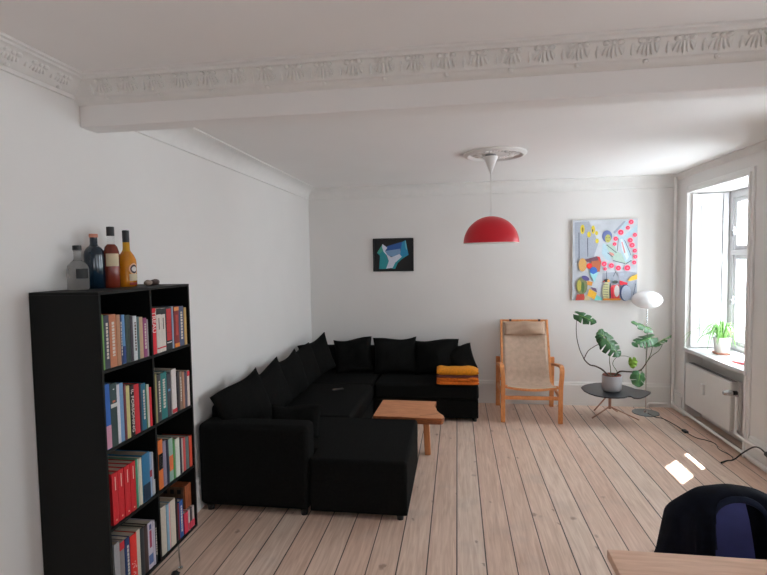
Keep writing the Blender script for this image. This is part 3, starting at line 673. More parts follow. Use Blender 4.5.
for (x, y) in ((-.36, 3.0), (-.36, 3.76), (-.97, 2.99), (-1.60, 2.99), (.16, 4.945), (.16, 5.54), (-1.60, 5.54), (-.88, 3.72)):
    inw(sf, MB().lathe([(0, 0), (.020, 0), (.024, .036), (0, .036)], (x, y, 0), 16), 'foot', M['black'], smooth=True, angle=.6)

def pillow_mesh(w, h, t, seed, pinch=.085, n=18):
    R = random.Random(seed); ph = [R.uniform(0, 6.28) for _ in range(6)]
    mb = MB(); vs = []; fs = []
    for side in (1, -1):
        for i in range(n + 1):
            for j in range(n + 1):
                u = -1 + 2 * i / n; v = -1 + 2 * j / n
                k = ((1 - u * u) * (1 - v * v)) ** .42
                x = w / 2 * u * (1 - pinch * (1 - v * v)); z = h / 2 * v * (1 - pinch * (1 - u * u))
                wr = .05 * math.sin(5 * u + 3 * v + ph[0]) + .05 * math.sin(7 * v - 4 * u + ph[1]) + .03 * math.sin(13 * u + ph[2])
                y = -side * t / 2 * k * (1 + wr) + .02 * math.sin(2 * u + ph[3]) * k
                z += -.015 * abs(v + 1) * math.cos(1.5 * u) * 0 + .012 * math.sin(3 * u + ph[4]) * (v + 1) / 2
                vs.append((x, y, z + h / 2))
        o = 0 if side == 1 else (n + 1) ** 2
        for i in range(n):
            for j in range(n):
                a = o + i * (n + 1) + j; fs.append((a, a + 1, a + n + 2, a + n + 1))
    return mb.add(vs, fs)
def cushion(label, loc, rot, w, h, t, seed, group='loose black back cushions'):
    o = pillow_mesh(w, h, t, seed).build('cushion', M['cushion'], smooth=True)
    o.location = loc; o.rotation_euler = rot
    return tag(o, label, 'cushion', group)
R_ = math.radians
SB = .376
# along the left wall (front faces +x)
cushion('black cushion nearest the camera in the row along the left wall', (-1.405, 3.29, SB + .028), Euler((R_(-16), R_(-12), R_(76)), 'XYZ'), .50, .40, .17, 1)
cushion('second black cushion from the near arm, row along the left wall', (-1.405, 3.75, SB + .026), Euler((R_(-16), R_(-11), R_(78)), 'XYZ'), .48, .385, .16, 2)
cushion('third black cushion from the near arm, row along the left wall', (-1.405, 4.20, SB + .022), Euler((R_(-16), R_(-9), R_(80)), 'XYZ'), .47, .385, .16, 3)
cushion('fourth black cushion from the near arm, row along the left wall', (-1.405, 4.64, SB + .022), Euler((R_(-16), R_(-9), R_(80)), 'XYZ'), .46, .38, .16, 4)
cushion('peaked black cushion in the corner, last in the row along the left wall', (-1.40, 5.09, SB + .024), Euler((R_(-12), R_(-13), R_(62)), 'XYZ'), .42, .40, .14, 5)
# along the back wall
cushion('leftmost black cushion in the row along the back wall', (-1.115, 5.30, SB), Euler((R_(-17), R_(-5), R_(4)), 'XYZ'), .43, .385, .15, 6)
cushion('second black cushion from the corner, row along the back wall', (-.665, 5.30, SB), Euler((R_(-17), R_(-3), R_(0)), 'XYZ'), .48, .395, .15, 7)
cushion('third black cushion from the corner, row along the back wall', (-.215, 5.30, SB), Euler((R_(-17), R_(-2), R_(0)), 'XYZ'), .48, .38, .15, 8)
cushion('small black cushion at the right end behind the orange blanket', (.062, 5.29, SB + .035), Euler((R_(-14), R_(-18), R_(-4)), 'XYZ'), .31, .275, .11, 9)
o = pillow_mesh(.36, .22, .12, 12, .06).build('cushion', M['cushion'], smooth=True); o.location = (-1.10, 3.19, SB + .04); o.rotation_euler = (R_(-24), 0, 0)
tag(o, 'low black cushion lying against the near arm of the sofa', 'cushion', 'loose black back cushions')

# folded blanket: folded layers with a wavy edge
bl = thing('folded_blanket', 'folded mustard and rust knitted blanket on the right end of the sofa', 'blanket', (-.008, 5.008, SB - .006), R_(1))
def fold(x0, x1, y0, y1, z0, z1, m, name, seed, wav=.006):
    R = random.Random(seed); p1, p2 = R.uniform(0, 6), R.uniform(0, 6); n = 22; k = 18; vs = []; fs = []
    for i in range(n + 1):
        u = i / n; x = x0 + (x1 - x0) * u
        for j in range(k):
            th = 2 * PI * j / k; c, s_ = math.cos(th), math.sin(th)
            e = .38
            yy = (y0 + y1) / 2 + (y1 - y0) / 2 * math.copysign(abs(c) ** e, c)
            zz = (z0 + z1) / 2 + (z1 - z0) / 2 * math.copysign(abs(s_) ** .8, s_) * (1 - .5 * (abs(2 * u - 1) ** 10))
            zz += wav * (math.sin(9 * u + p1) + .6 * math.sin(17 * u + p2)) * (s_ > 0)
            vs.append((x + (.006 * math.sin(5 * th) if i in (0, n) else 0), yy + wav * math.sin(6 * u + p2), zz))
    for i in range(n):
        for j in range(k): fs.append((i * k + j, i * k + (j + 1) % k, (i + 1) * k + (j + 1) % k, (i + 1) * k + j))
    fs += [tuple(range(k)), tuple(n * k + j for j in range(k - 1, -1, -1))]
    return MB().add(vs, fs).build(name, m, bl, smooth=True, angle=1.2)
fold(-.200, .205, -.150, .11, .000, .045, M['rust_knit'], 'bottom_fold', 1, .003)
fold(-.195, .200, -.140, .11, .038, .074, M['rust_knit'], 'middle_fold', 2, .006)
fold(-.200, .200, -.128, .11, .068, .090, M['brown_stripe'], 'brown_stripe', 3, .005)
fold(-.198, .205, -.105, .11, .084, .150, M['orange_knit'], 'top_fold', 4, .004)
rc = thing('remote_control', 'small black remote control with a pale edge on the sofa corner seat', 'remote', (-1.13, 4.60, SB - .003), R_(35))
MB().box(-.055, .055, -.022, .022, 0, .012).build('case', M['black'], rc, bevel=.004)
MB().box(-.050, -.020, -.016, .016, .012, .0135).build('button_panel', M['pale_stone'], rc)

# ------------------------------------------------------------------ coffee table
ct = thing('coffee_table', 'low wooden slab coffee table with waney edges beside the sofa chaise', 'table', (-.40, 4.10, 0))
top = [(-.665, 3.835), (-.56, 3.825), (-.45, 3.832), (-.35, 3.818), (-.24, 3.812), (-.125, 3.815), (-.105, 3.84), (-.118, 3.90), (-.150, 3.96), (-.172, 4.02), (-.178, 4.08), (-.196, 4.14), (-.190, 4.19), (-.185, 4.275), (-.29, 4.285), (-.42, 4.285), (-.54, 4.29), (-.652, 4.285), (-.655, 4.15), (-.66, 4.0)]
cx = sum(p[0] for p in top) / len(top); cyy = sum(p[1] for p in top) / len(top)
n = len(top); vs = []
for (z, s_) in ((.325, .955), (.345, .985), (.378, 1.0)):
    vs += [(cx + (x - cx) * s_, cyy + (y - cyy) * s_, z) for x, y in top]
fs = [tuple(range(n - 1, -1, -1)), tuple(range(2 * n, 3 * n))]
for l in range(2): fs += [(l * n + i, l * n + (i + 1) % n, (l + 1) * n + (i + 1) % n, (l + 1) * n + i) for i in range(n)]
mb = MB(); mb.add(vs, fs); mb.m = [1, 0] + [1] * (2 * n)
inw(ct, mb, 'tabletop', [M['table_wood'], M['bark_edge']], bevel=.002)
cr = MB()
for a, b in (((-.30, 3.87), (-.22, 3.90)), ((-.22, 3.90), (-.155, 3.95))):
    cr.tube([(a[0], a[1], .3782), (b[0], b[1], .3782)], .0012, 5)
inw(ct, cr, 'crack', flat(110, 64, 36))
for (x, y) in ((-.262, 4.05), (-.585, 3.92), (-.585, 4.20)):
    inw(ct, MB().bar([(x, y, .326), (x + (.012 if x > -.4 else -.012), y, 0)], .050, .050, Vector((1, 0, 0))), 'leg', M['leg_wood'], bevel=.008)

# ------------------------------------------------------------------ armchair
ac = thing('lounge_chair', 'bentwood lounge chair with beige woven sling and head pillow', 'chair', (.70, 5.2, 0))
def cp(mb, name, m, **k): return inw(ac, mb, name, m, **k)
for sx, xf, xr in ((-1, .432, .428), (1, .972, .990)):
    sgn = sx
    # front leg curving back into the armrest
    pts = spline([(xf, 4.945, 0), (xf, 4.94, .20), (xf, 4.925, .36), (xf + sgn * .004, 4.905, .46), (xf + sgn * .008, 4.915, .525), (xf + sgn * .008, 4.965, .552), (xr, 5.15, .525), (xr, 5.30, .50), (xr, 5.46, .47)], 6)
    cp(MB().bar(pts, .042, .026), 'front_leg_and_arm', M['chair_wood'], bevel=.004)
    cp(MB().bar([(xr, 5.52, 0), (xr, 5.50, .25), (xr, 5.475, .545)], .044, .034), 'rear_leg', M['chair_wood'], bevel=.005)
    cp(MB().bar([(xf - sgn * .004, 4.955, .255), (xr, 5.49, .245)], .020, .034), 'side_rail', M['chair_wood'], bevel=.003)
    xs0, xs1 = (.466, .456) if sx < 0 else (.938, .946)
    pts = spline([(xs0, 4.945, .352), (xs0, 5.05, .325), (xs0, 5.18, .305), (xs0, 5.27, .330), (xs1 - sgn * .004, 5.34, .46), (xs1 - sgn * .006, 5.43, .70), (xs1 - sgn * .010, 5.505, .938)], 6)
    cp(MB().bar(pts, .024, .030), 'sling_rail', M['chair_wood'], bevel=.004)
cp(MB().bar([(.44, 4.95, .243), (.965, 4.95, .243)], .026, .034, Vector((0, 1, 0))), 'stretcher', M['chair_wood'], bevel=.003)
cp(MB().bar([(.44, 5.50, .30), (.98, 5.50, .30)], .022, .034, Vector((0, 1, 0))), 'stretcher', M['chair_wood'], bevel=.003)
cp(MB().bar(spline([(.445, 4.938, .352), (.58, 4.934, .332), (.71, 4.932, .326), (.82, 4.934, .332), (.96, 4.938, .352)], 6), .022, .024, Vector((0, 1, 0))), 'front_rail', M['chair_wood'], bevel=.003)
cp(MB().bar([(.455, 5.506, .932), (.95, 5.506, .932)], .022, .020, Vector((0, 1, 0))), 'top_rail', M['chair_wood'], bevel=.003)
# sling
prof_s = spline([(0, 4.932, .355), (0, 5.05, .335), (0, 5.18, .318), (0, 5.27, .345), (0, 5.335, .47), (0, 5.42, .70), (0, 5.497, .925)], 6)
vs = []; fs = []; nx = 14
for i, p in enumerate(prof_s):
    u = i / (len(prof_s) - 1)
    for j in range(nx + 1):
        q = -1 + 2 * j / nx; x = .702 + q * .228
        sag = (1 - q * q) * .018
        ny = -math.sin(min(1, u * 1.6) * 1.3)
        vs.append((x, p.y + sag * (-ny) * (u > .45), p.z - sag * (u <= .6)))
for i in range(len(prof_s) - 1):
    for j in range(nx): a = i * (nx + 1) + j; fs.append((a, a + 1, a + nx + 2, a + nx + 1))
sl = cp(MB().add(vs, fs), 'sling_seat', M['canvas'], smooth=True)
so_ = sl.modifiers.new('solid', 'SOLIDIFY'); so_.thickness = .006
e = MB().tube([(v[0], v[1] - .002, v[2] + .004) for v in vs[0:nx + 1]], .006, 6)
e.tube([(vs[i * (nx + 1) + nx][0], vs[i * (nx + 1) + nx][1], vs[i * (nx + 1) + nx][2] + .002) for i in range(0, 13)], .004, 6)
cp(e, 'sling_edge', M['linen_edge'], smooth=True)
pm = pillow_mesh(.42, .14, .075, 21, .02)
po = pm.build('head_pillow', M['canvas_pillow'], ac, smooth=True)
po.matrix_parent_inverse = Matrix.Translation(-Vector(ac.location)); po.location = (.702, 5.432, .785); po.rotation_euler = (R_(-17), 0, 0)
for x in (.56, .86): cp(MB().box(x - .012, x + .012, 5.49, 5.522, .925, .945), 'strap', M['dark_wood'], bevel=.002)

# ------------------------------------------------------------------ side table with monstera
st = thing('side_table', 'low black side table with a cut-out round top and copper star base', 'table', (1.47, 5.10, 0))
poly = [(1.207, 5.145), (1.205, 5.02), (1.228, 4.92), (1.265, 4.855), (1.316, 4.812), (1.38, 4.79), (1.447, 4.788), (1.51, 4.81), (1.555, 4.850), (1.578, 4.850), (1.587, 4.80), (1.61, 4.79), (1.645, 4.80), (1.70, 4.85), (1.76, 4.93), (1.80, 4.99), (1.815, 5.03), (1.79, 5.07), (1.75, 5.105), (1.708, 5.137), (1.690, 5.19), (1.66, 5.25), (1.60, 5.31), (1.54, 5.345), (1.471, 5.360), (1.40, 5.345), (1.33, 5.305), (1.275, 5.26), (1.235, 5.205)]
inw(st, MB().prism(poly, .298, .310), 'tabletop', M['table_black'], bevel=.003)
inw(st, MB().tube([(1.495, 5.20, .298), (1.495, 5.20, .085)], .014, 12).lathe([(0, 0), (.05, 0), (.05, .006), (0, .006)], (1.495, 5.20, .291), 20), 'stem', M['copper'], smooth=True, angle=.6)
for (x, y, z0) in ((1.311, 5.137, .11), (1.745, 5.12, .11), (1.40, 5.40, .25), (1.62, 5.38, .11)):
    inw(st, MB().bar([(1.495, 5.20, z0), (1.495 + (x - 1.495) * .15, 5.20 + (y - 5.2) * .15, z0 * .84), (x, y, .004)], .010, .014, Vector((0, 0, 1))), 'leg', M['copper'], bevel=.002)

mo = thing('potted_monstera', 'monstera with split leaves on long stems in a grey pot', 'plant', (1.462, 5.03, .3105))
PX, PY = 1.462, 5.03
def mp_(mb, name, m, par=None, **k):
    if par: return mb.build(name, m, par, **k)
    return inw(mo, mb, name, m, **k)
pot = mp_(MB().lathe([(0, 0), (.066, 0), (.078, .006), (.086, .022), (.089, .05), (.089, .150), (.085, .152), (.083, .148), (.083, .10), (0, .10)], (PX, PY, .3105), 40), 'pot', M['pot_grey'], smooth=True, angle=.7)
MB().lathe([(.0835, .120), (.0835, .158), (.078, .160), (.076, .150), (.074, .118)], (PX, PY, .3105), 40).build('inner_pot_rim', M['pot_rim'], pot, smooth=True, angle=.7)
MB().lathe([(0, .101), (.075, .101), (.075, .138), (.04, .144), (0, .142)], (PX, PY, .3105), 28).build('soil', M['soil'], pot, smooth=True)
SZ = .447
def leaf(base, tip, nrm, width, name='leaf', m=None, cuts=4, droop=.12, heart=.30, seed=0):
    """split leaf: heart outline with deep cuts on both sides, gently curved"""
    base, tip, nrm = Vector(base), Vector(tip), Vector(nrm).normalized()
    L = (tip - base).length; d = (tip - base).normalized(); s_ = nrm.cross(d).normalized(); nrm = d.cross(s_).normalized()
    R = random.Random(seed)
    # half width along the midrib t in [-heart..1]
    def hw(t):
        if t < 0: return width / 2 * (1.0 - (abs(t) / heart) ** 2) ** .5 * .92
        return width / 2 * (1 - t ** 2.2) ** .75
    mb = MB()
    rows = 96; cols = 6
    for side in (-1, 1):
        inner = []; outer = []
        cutpos = [(-.02 + (k_ + .6) / (cuts + .2) * .88 + R.uniform(-.02, .02)) for k_ in range(cuts)]
        grid = []
        for i in range(rows + 1):
            t = -heart + (1 + heart) * i / rows
            w_ = max(hw(t), .0005)
            i0 = .0 if t >= 0 else width * .10 * (abs(t) / heart) ** .7 + .001
            # a cut narrows the blade to 30% within a small band
            c_ = 1.0
            for q in cutpos:
                dd = abs(t - q)
                if dd < .034: c_ = min(c_, .34 + .30 * (dd / .034) ** 4)
            row = []
            for j in range(cols + 1):
                f_ = j / cols
                wj = i0 + (max(w_ * c_, i0 + .0004) - i0) * f_
                sweep = wj * .35       # cuts lean towards the tip
                tt = t * L + sweep * (t >= -heart * .5)
                bend = -droop * L * max(t, 0) ** 2 - (wj ** 2) / (width * .5) * .45 + .006 * math.sin(t * 14 + seed) * f_
                row.append(base + d * tt + s_ * side * wj + nrm * bend)
            grid.append(row)
        vs = [v for r_ in grid for v in r_]
        fs = []
        for i in range(rows):
            for j in range(cols):
                a = i * (cols + 1) + j; fs.append((a, a + 1, a + cols + 2, a + cols + 1))
        mb.add(vs, fs)
    o = mp_(mb, name, m or M['leaf'], smooth=True)
    md = o.modifiers.new('solid', 'SOLIDIFY'); md.thickness = .0015
    rib = MB().tube([base + d * (t * L) + nrm * (-droop * L * t * t + .0008) for t in (0, .25, .5, .75, .97)], [.0026, .002, .0016, .0012, .0008], 5)
    mp_(rib, 'midrib', M['leaf_young'], o, smooth=True)
    return o
def stem(pts, r, m='stem'): return mp_(MB().tube(spline(pts, 7), r, 8), 'stem', M[m], smooth=True)
def taper(n_, a, b): return [a + (b - a) * i / (n_ - 1) for i in range(n_)]
def stem_t(pts, a, b, m='stem'):
    sp_ = spline(pts, 7); return mp_(MB().tube(sp_, taper(len(sp_), a, b), 8), 'stem', M[m], smooth=True)
# left branch (woody), fork, tall petiole and shorter petiole
stem_t([(1.445, 5.03, SZ), (1.40, 5.02, .49), (1.36, 5.01, .525), (1.30, 5.0, .555), (1.255, 5.0, .565), (1.215, 5.0, .60), (1.195, 5.0, .63)], .0085, .0055, 'woody')
stem_t([(1.197, 5.0, .628), (1.160, 5.0, .71), (1.133, 5.0, .82), (1.126, 5.0, .93), (1.135, 5.0, 1.04)], .0045, .003, 'woody')
stem_t([(1.200, 5.0, .625), (1.235, 4.995, .70), (1.29, 4.99, .745), (1.335, 4.98, .775), (1.36, 4.97, .815)], .0045, .003, 'woody')
leaf((1.150, 5.0, 1.045), (1.300, 4.95, .985), (.18, -.85, .48), .122, seed=1, cuts=2)
leaf((1.385, 4.975, .825), (1.512, 4.93, .668), (.25, -.90, .38), .190, seed=2, cuts=3)
leaf((1.365, 4.965, .845), (1.315, 4.95, .895), (-.1, -.85, .45), .12, seed=11, cuts=0, heart=.4)
# small central stems
stem_t([(1.455, 5.03, SZ), (1.445, 5.02, .54), (1.43, 5.0, .62), (1.44, 5.0, .70), (1.42, 4.99, .79)], .004, .003)
stem_t([(1.470, 5.03, SZ), (1.50, 5.0, .50), (1.46, 5.0, .58), (1.50, 5.0, .645), (1.57, 5.0, .655), (1.62, 5.0, .64)], .0035, .0022)
leaf((1.635, 5.0, .625), (1.632, 4.97, .545), (-.5, -.8, .1), .080, m=M['leaf_young'], seed=3, cuts=0, heart=.25)
# right branch
stem_t([(1.48, 5.03, SZ), (1.53, 5.02, .50), (1.60, 5.01, .503), (1.66, 5.0, .505), (1.72, 5.0, .53), (1.765, 5.0, .60)], .0085, .005, 'woody')
stem_t([(1.765, 5.0, .60), (1.80, 5.0, .68), (1.812, 5.0, .76), (1.80, 4.99, .84)], .004, .0028)
stem_t([(1.765, 5.0, .60), (1.81, 5.0, .66), (1.87, 5.0, .71), (1.90, 4.99, .775)], .004, .0025)
stem_t([(1.755, 5.0, .58), (1.765, 5.0, .70), (1.77, 5.0, .80), (1.765, 5.0, .90)], .0035, .0025)
leaf((1.775, 5.0, .920), (1.612, 4.95, .995), (.30, -.45, .60), .105, seed=4, cuts=2, droop=.05)
leaf((1.795, 4.99, .830), (1.612, 4.91, .790), (.1, -.60, .80), .15, seed=5, cuts=4)
leaf((1.835, 4.99, .775), (1.985, 5.02, .855), (-.30, .10, .95), .10, seed=6, cuts=4, droop=.02)
stem_t([(1.70, 5.0, .515), (1.715, 4.98, .52), (1.71, 4.96, .50)], .004, .003)
leaf((1.685, 4.94, .500), (1.655, 4.90, .385), (.15, -.95, .1), .145, m=M['leaf'], seed=7, cuts=1, heart=.2)

# ------------------------------------------------------------------ floor lamp
fl = thing('floor_lamp', 'slim chrome floor lamp with a flattened white glass globe and clear disc base', 'lamp', (1.89, 5.37, 0))
MB().lathe([(0, 0), (.125, 0), (.127, .004), (.125, .009), (0, .009)], n=40).build('base', mat('smoky_glass_base', (.45, .5, .5), .15, var=.02, trans=.4), fl, smooth=True, angle=.7)
MB().tube([(0, 0, .009), (0, 0, .60), (0, 0, 1.075)], .006, 12).lathe([(0, 0), (.02, 0), (.014, .014), (0, .014)], (0, 0, .009), 16).build('pole', M['chrome'], fl, smooth=True, angle=.7)
pr_ = [(0.012, -.092)] + [(.142 * math.cos(a), .090 * math.sin(a)) for a in [(-82 + 164 * i / 26) * PI / 180 for i in range(27)]] + [(0, .090)]
MB().lathe(pr_, (0, 0, 1.160), 48).build('glass_globe', M['opal'], fl, smooth=True)
# floor lead with inline switch
ld = thing('lamp_cable', 'thin black lamp cable with an inline switch across the floor', 'cable', (2.03, 4.8, 0))
inw(ld, MB().tube(spline([(1.895, 5.33, .013), (1.93, 5.22, .006), (1.985, 5.19, .004), (2.02, 5.02, .004), (2.03, 4.84, .008)], 7), .0035, 7), 'cable', M['black'], smooth=True)
inw(ld, MB().box(2.012, 2.048, 4.775, 4.842, .001, .021), 'inline_switch', M['black'], bevel=.006)
inw(ld, MB().tube(spline([(2.03, 4.78, .008), (2.06, 4.66, .004), (2.12, 4.60, .004), (2.15, 4.52, .004), (2.12, 4.40, .004), (2.14, 4.28, .004), (2.125, 4.20, .005), (2.10, 4.17, .006)], 7), .0032, 7), 'cable', M['black'], smooth=True)
ex = thing('extension_cable', 'thick black cable curving over the heating pipe at the right', 'cable', (2.1, 4.15, 0))
inw(ex, MB().tube(spline([(1.995, 4.105, .006), (2.05, 4.135, .012), (2.10, 4.14, .020), (2.145, 4.11, .085), (2.168, 4.02, .165), (2.168, 3.94, .190), (2.168, 3.87, .182)], 7), .0052, 8), 'cable', M['black'], smooth=True)
inw(ex, MB().tube([(2.168, 3.87, .182), (2.168, 3.855, .180), (2.166, 3.79, .170)], [.008, .018, .018], 12), 'plug', M['black'], smooth=True, angle=.7)

# ------------------------------------------------------------------ window sill items
sp2 = thing('potted_spider_plant', 'spider plant with arching leaves in a white pot on the window sill', 'plant', (2.40, 4.97, .690))
po = MB().lathe([(0, .010), (.042, .010), (.044, .014), (.055, .105), (.058, .108), (.058, .120), (.053, .122), (.050, .105), (0, .100)], n=32).build('pot', M['pot_white'], sp2, smooth=True, angle=.7)
MB().lathe([(0, 0), (.050, 0), (.062, .012), (.060, .015), (.048, .009), (0, .0085)], n=32).build('saucer', M['saucer'], sp2, smooth=True, angle=.7)
sp2.scale = (1.28, 1.28, 1.28)
R1 = random.Random(5)
for i in range(40):
    a = R1.uniform(0, 2 * PI); L = R1.uniform(.08, .17)
    if i < 7: a = R1.uniform(PI * .85, PI * 1.35); L = R1.uniform(.17, .24)
    z_ = R1.uniform(.05, .12); dr = R1.uniform(.03, .14) if i < 7 else R1.uniform(.0, .10)
    pts = [Vector((.02 * math.cos(a), .02 * math.sin(a), .10)), Vector((.45 * L * math.cos(a), .45 * L * math.sin(a), .11 + z_)), Vector((.85 * L * math.cos(a), .85 * L * math.sin(a), .10 + z_ - dr * .3)), Vector((1.05 * L * math.cos(a), 1.05 * L * math.sin(a), .09 + z_ - dr))]
    pts = spline(pts, 5); w0 = .0055; s_ = Vector((-math.sin(a), math.cos(a), 0)); vs = []
    for q, p in enumerate(pts):
        t_ = q / (len(pts) - 1); w_ = w0 * (1 - t_ ** 2) + .0004
        vs += [p - s_ * w_, p + Vector((0, 0, -.0015)), p + s_ * w_]
    fs = []
    for q in range(len(pts) - 1): fs += [(q * 3, q * 3 + 1, q * 3 + 4, q * 3 + 3), (q * 3 + 1, q * 3 + 2, q * 3 + 5, q * 3 + 4)]
    o = MB().add(vs, fs).build('leaf', M['spider_leaf'], sp2, smooth=True); md = o.modifiers.new('solid', 'SOLIDIFY'); md.thickness = .0009
pk = MB().box(-.035, .035, -.07, .07, 0, .016).build('booklet', M['pink'], bevel=.001)
pk.location = (2.345, 4.53, .6905); pk.rotation_euler = (0, 0, .3); tag(pk, 'small pink booklet lying on the window sill', 'booklet')
MB().box(-.026, .026, -.012, .05, .016, .0166).build('cover_print', flat(200, 60, 76), pk)

# ------------------------------------------------------------------ pictures
bp_ = thing('framed_picture', 'small black framed picture of an angular blue and white shape', 'picture', (-.708, YB - .0002, 1.473))
PW, PH = .455, .370
f = MB(); e_ = .014
f.box(-PW / 2, PW / 2, -.020, -.0, 0, e_); f.box(-PW / 2, PW / 2, -.020, 0, PH - e_, PH); f.box(-PW / 2, -PW / 2 + e_, -.020, 0, e_, PH - e_); f.box(PW / 2 - e_, PW / 2, -.020, 0, e_, PH - e_)
f.build('frame', M['black'], bp_, bevel=.002)
def art(root, w, h, y, conv, shapes, bgm, name='painted_image'):
    mats = [bgm]; mb = MB().box(-w / 2, w / 2, y, y + .004, 0, h, 0) if False else MB()
    mb.add([(-w / 2, y, 0), (w / 2, y, 0), (w / 2, y, h), (-w / 2, y, h)], [(0, 1, 2, 3)], 0)
    idx = {}
    for k_, (col, pts) in enumerate(shapes):
        if col not in idx: idx[col] = len(mats); mats.append(flat(*col))
        P = [conv(*p) for p in pts]; n_ = len(P); yy = y - .00012 * (k_ + 1)
        mb.add([(p[0], yy, p[1]) for p in P], [tuple(range(n_))], idx[col])
    return mb.build(name, mats, root)
cv = lambda x, z: ((x - 353.5) / 427 * PW, (485 - z) / 345 * PH)
art(bp_, PW - .026, PH - .004, -.008, cv, [
 ((38, 140, 150), [(180, 290), (240, 200), (262, 280), (305, 370), (300, 440), (285, 458), (200, 460), (212, 320)]),
 ((70, 160, 140), [(180, 290), (240, 200), (250, 262), (210, 300)]),
 ((40, 84, 150), [(285, 225), (330, 210), (450, 178), (455, 250), (370, 262), (280, 266)]),
 ((118, 152, 190), [(268, 270), (345, 262), (430, 250), (432, 305), (345, 335), (300, 318)]),
 ((36, 134, 176), [(448, 182), (486, 162), (515, 315), (440, 360), (400, 395), (425, 320)]),
 ((110, 180, 190), [(478, 175), (488, 168), (502, 270), (486, 250)]),
 ((32, 150, 160), [(440, 335), (500, 318), (440, 362), (400, 398), (372, 460), (338, 456), (370, 400)]),
 ((206, 212, 226), [(240, 198), (292, 238), (266, 272), (296, 315), (335, 338), (420, 305), (444, 335), (372, 396), (345, 450), (275, 456), (306, 378), (285, 318), (252, 280), (236, 230)]),
], flat(26, 26, 26), 'artwork')

pt = thing('abstract_painting', 'colourful unframed canvas with a reclining figure, birds and red dots', 'painting', (1.539, YB - .0002, 1.138))
QW, QH = .650, .851
MB().box(-QW / 2, QW / 2, -.026, 0, 0, QH).build('canvas', M['linen_edge'], pt, bevel=.002)
cq = lambda x, y: ((x - 252) / 375 * QW * .995, (515 - y) / 455 * QH * .995)
def E(col, cx_, cy_, rx, ry, rot=0):
    c_, s_ = math.cos(rot), math.sin(rot)
    return (col, [(cx_ + rx * math.cos(t) * c_ - ry * math.sin(t) * s_, cy_ + rx * math.cos(t) * s_ + ry * math.sin(t) * c_) for t in [2 * PI * i / 16 for i in range(16)]])
def Ln(col, a, b, w_=3):
    d = Vector((b[0] - a[0], b[1] - a[1])).normalized() * w_ / 2
    return (col, [(a[0] - d.y, a[1] + d.x), (b[0] - d.y, b[1] + d.x), (b[0] + d.y, b[1] - d.x), (a[0] + d.y, a[1] - d.x)])
LB, RD, PKc, YL, DK, GR = (176, 204, 216), (222, 40, 78), (244, 170, 186), (222, 200, 60), (66, 70, 90), (168, 175, 188)
sh = [(GR, [(75, 70), (160, 66), (215, 190), (180, 290), (80, 300)]), (LB, [(300, 160), (375, 70), (395, 62), (330, 165)]), (LB, [(345, 165), (437, 90), (437, 130), (375, 170)]),
 ((150, 160, 178), [(300, 130), (360, 70), (372, 70), (310, 140)]),
 (GR, [(240, 360), (380, 350), (438, 360), (438, 512), (240, 512)]), ((200, 206, 216), [(215, 420), (245, 415), (245, 470), (215, 465)]),
 Ln(DK, (101, 128), (103, 272), 4), Ln(DK, (152, 160), (154, 266), 3.5), Ln(GR, (210, 200), (185, 270), 4)]
for a in ((122, 110, 13, 27), (160, 140, 11, 17), (184, 113, 11, 24), (204, 133, 9, 12), (207, 177, 10, 14)): sh.append(E(YL, *a))
sh += [E((150, 130, 50), 122, 112, 5, 14), E(DK, 181, 118, 3, 9)]
# figure
sh += [(LB, [(240, 190), (268, 200), (290, 290), (262, 285), (235, 250)]), ((176, 200, 188), [(258, 200), (300, 190), (325, 240), (350, 252), (400, 292), (380, 308), (320, 300), (290, 270)]),
 (LB, [(332, 160), (352, 152), (378, 190), (408, 270), (404, 298), (372, 300), (345, 240)]), ((214, 226, 230), [(340, 170), (352, 168), (392, 270), (380, 290), (352, 230)]), ((220, 150, 150), [(346, 185), (354, 185), (372, 245), (364, 250)]),
 ((216, 150, 140), [(276, 240), (300, 246), (310, 262), (285, 262)]), Ln(DK, (262, 200), (320, 246), 4), Ln(DK, (268, 245), (300, 270), 4), Ln(DK, (300, 290), (372, 308), 4), Ln(DK, (376, 308), (406, 290), 4), Ln(DK, (365, 175), (404, 262), 3), Ln(DK, (330, 165), (325, 235), 3),
 E((104, 116, 168), 265, 152, 29, 33), E((176, 176, 92), 270, 165, 17, 23), E(DK, 263, 160, 3, 2.5), E(DK, 277, 160, 3, 2.5), Ln((150, 50, 50), (265, 176), (275, 176), 2.5)]
for (x, y, r) in ((402, 75, 14), (383, 107, 12), (343, 132, 16), (314, 167, 13), (308, 197, 11), (424, 148, 12), (398, 177, 14), (408, 205, 15), (424, 236, 12), (427, 270, 12), (421, 302, 12), (382, 332, 17), (330, 332, 15), (290, 318, 15), (248, 308, 15), (254, 336, 10), (218, 288, 10)):
    sh += [E(PKc, x, y, r * 1.15, r * 1.1), E(RD, x, y, r * .95, r * .85), E((236, 120, 146), x + r * .1, y + r * .05, r * .4, r * .35)]
# toucan
sh += [E((206, 160, 96), 122, 312, 24, 38), ((176, 96, 58), [(170, 280), (222, 270), (230, 300), (222, 352), (195, 356), (172, 320)]), ((110, 76, 90), [(135, 282), (205, 264), (228, 284), (150, 298)]), ((214, 60, 60), [(205, 264), (222, 268), (232, 300), (218, 290)]), E((226, 48, 44), 162, 318, 17, 16),
 E((60, 108, 190), 186, 345, 22, 21), ((160, 218, 224), [(160, 352), (184, 366), (216, 350), (192, 412)])]
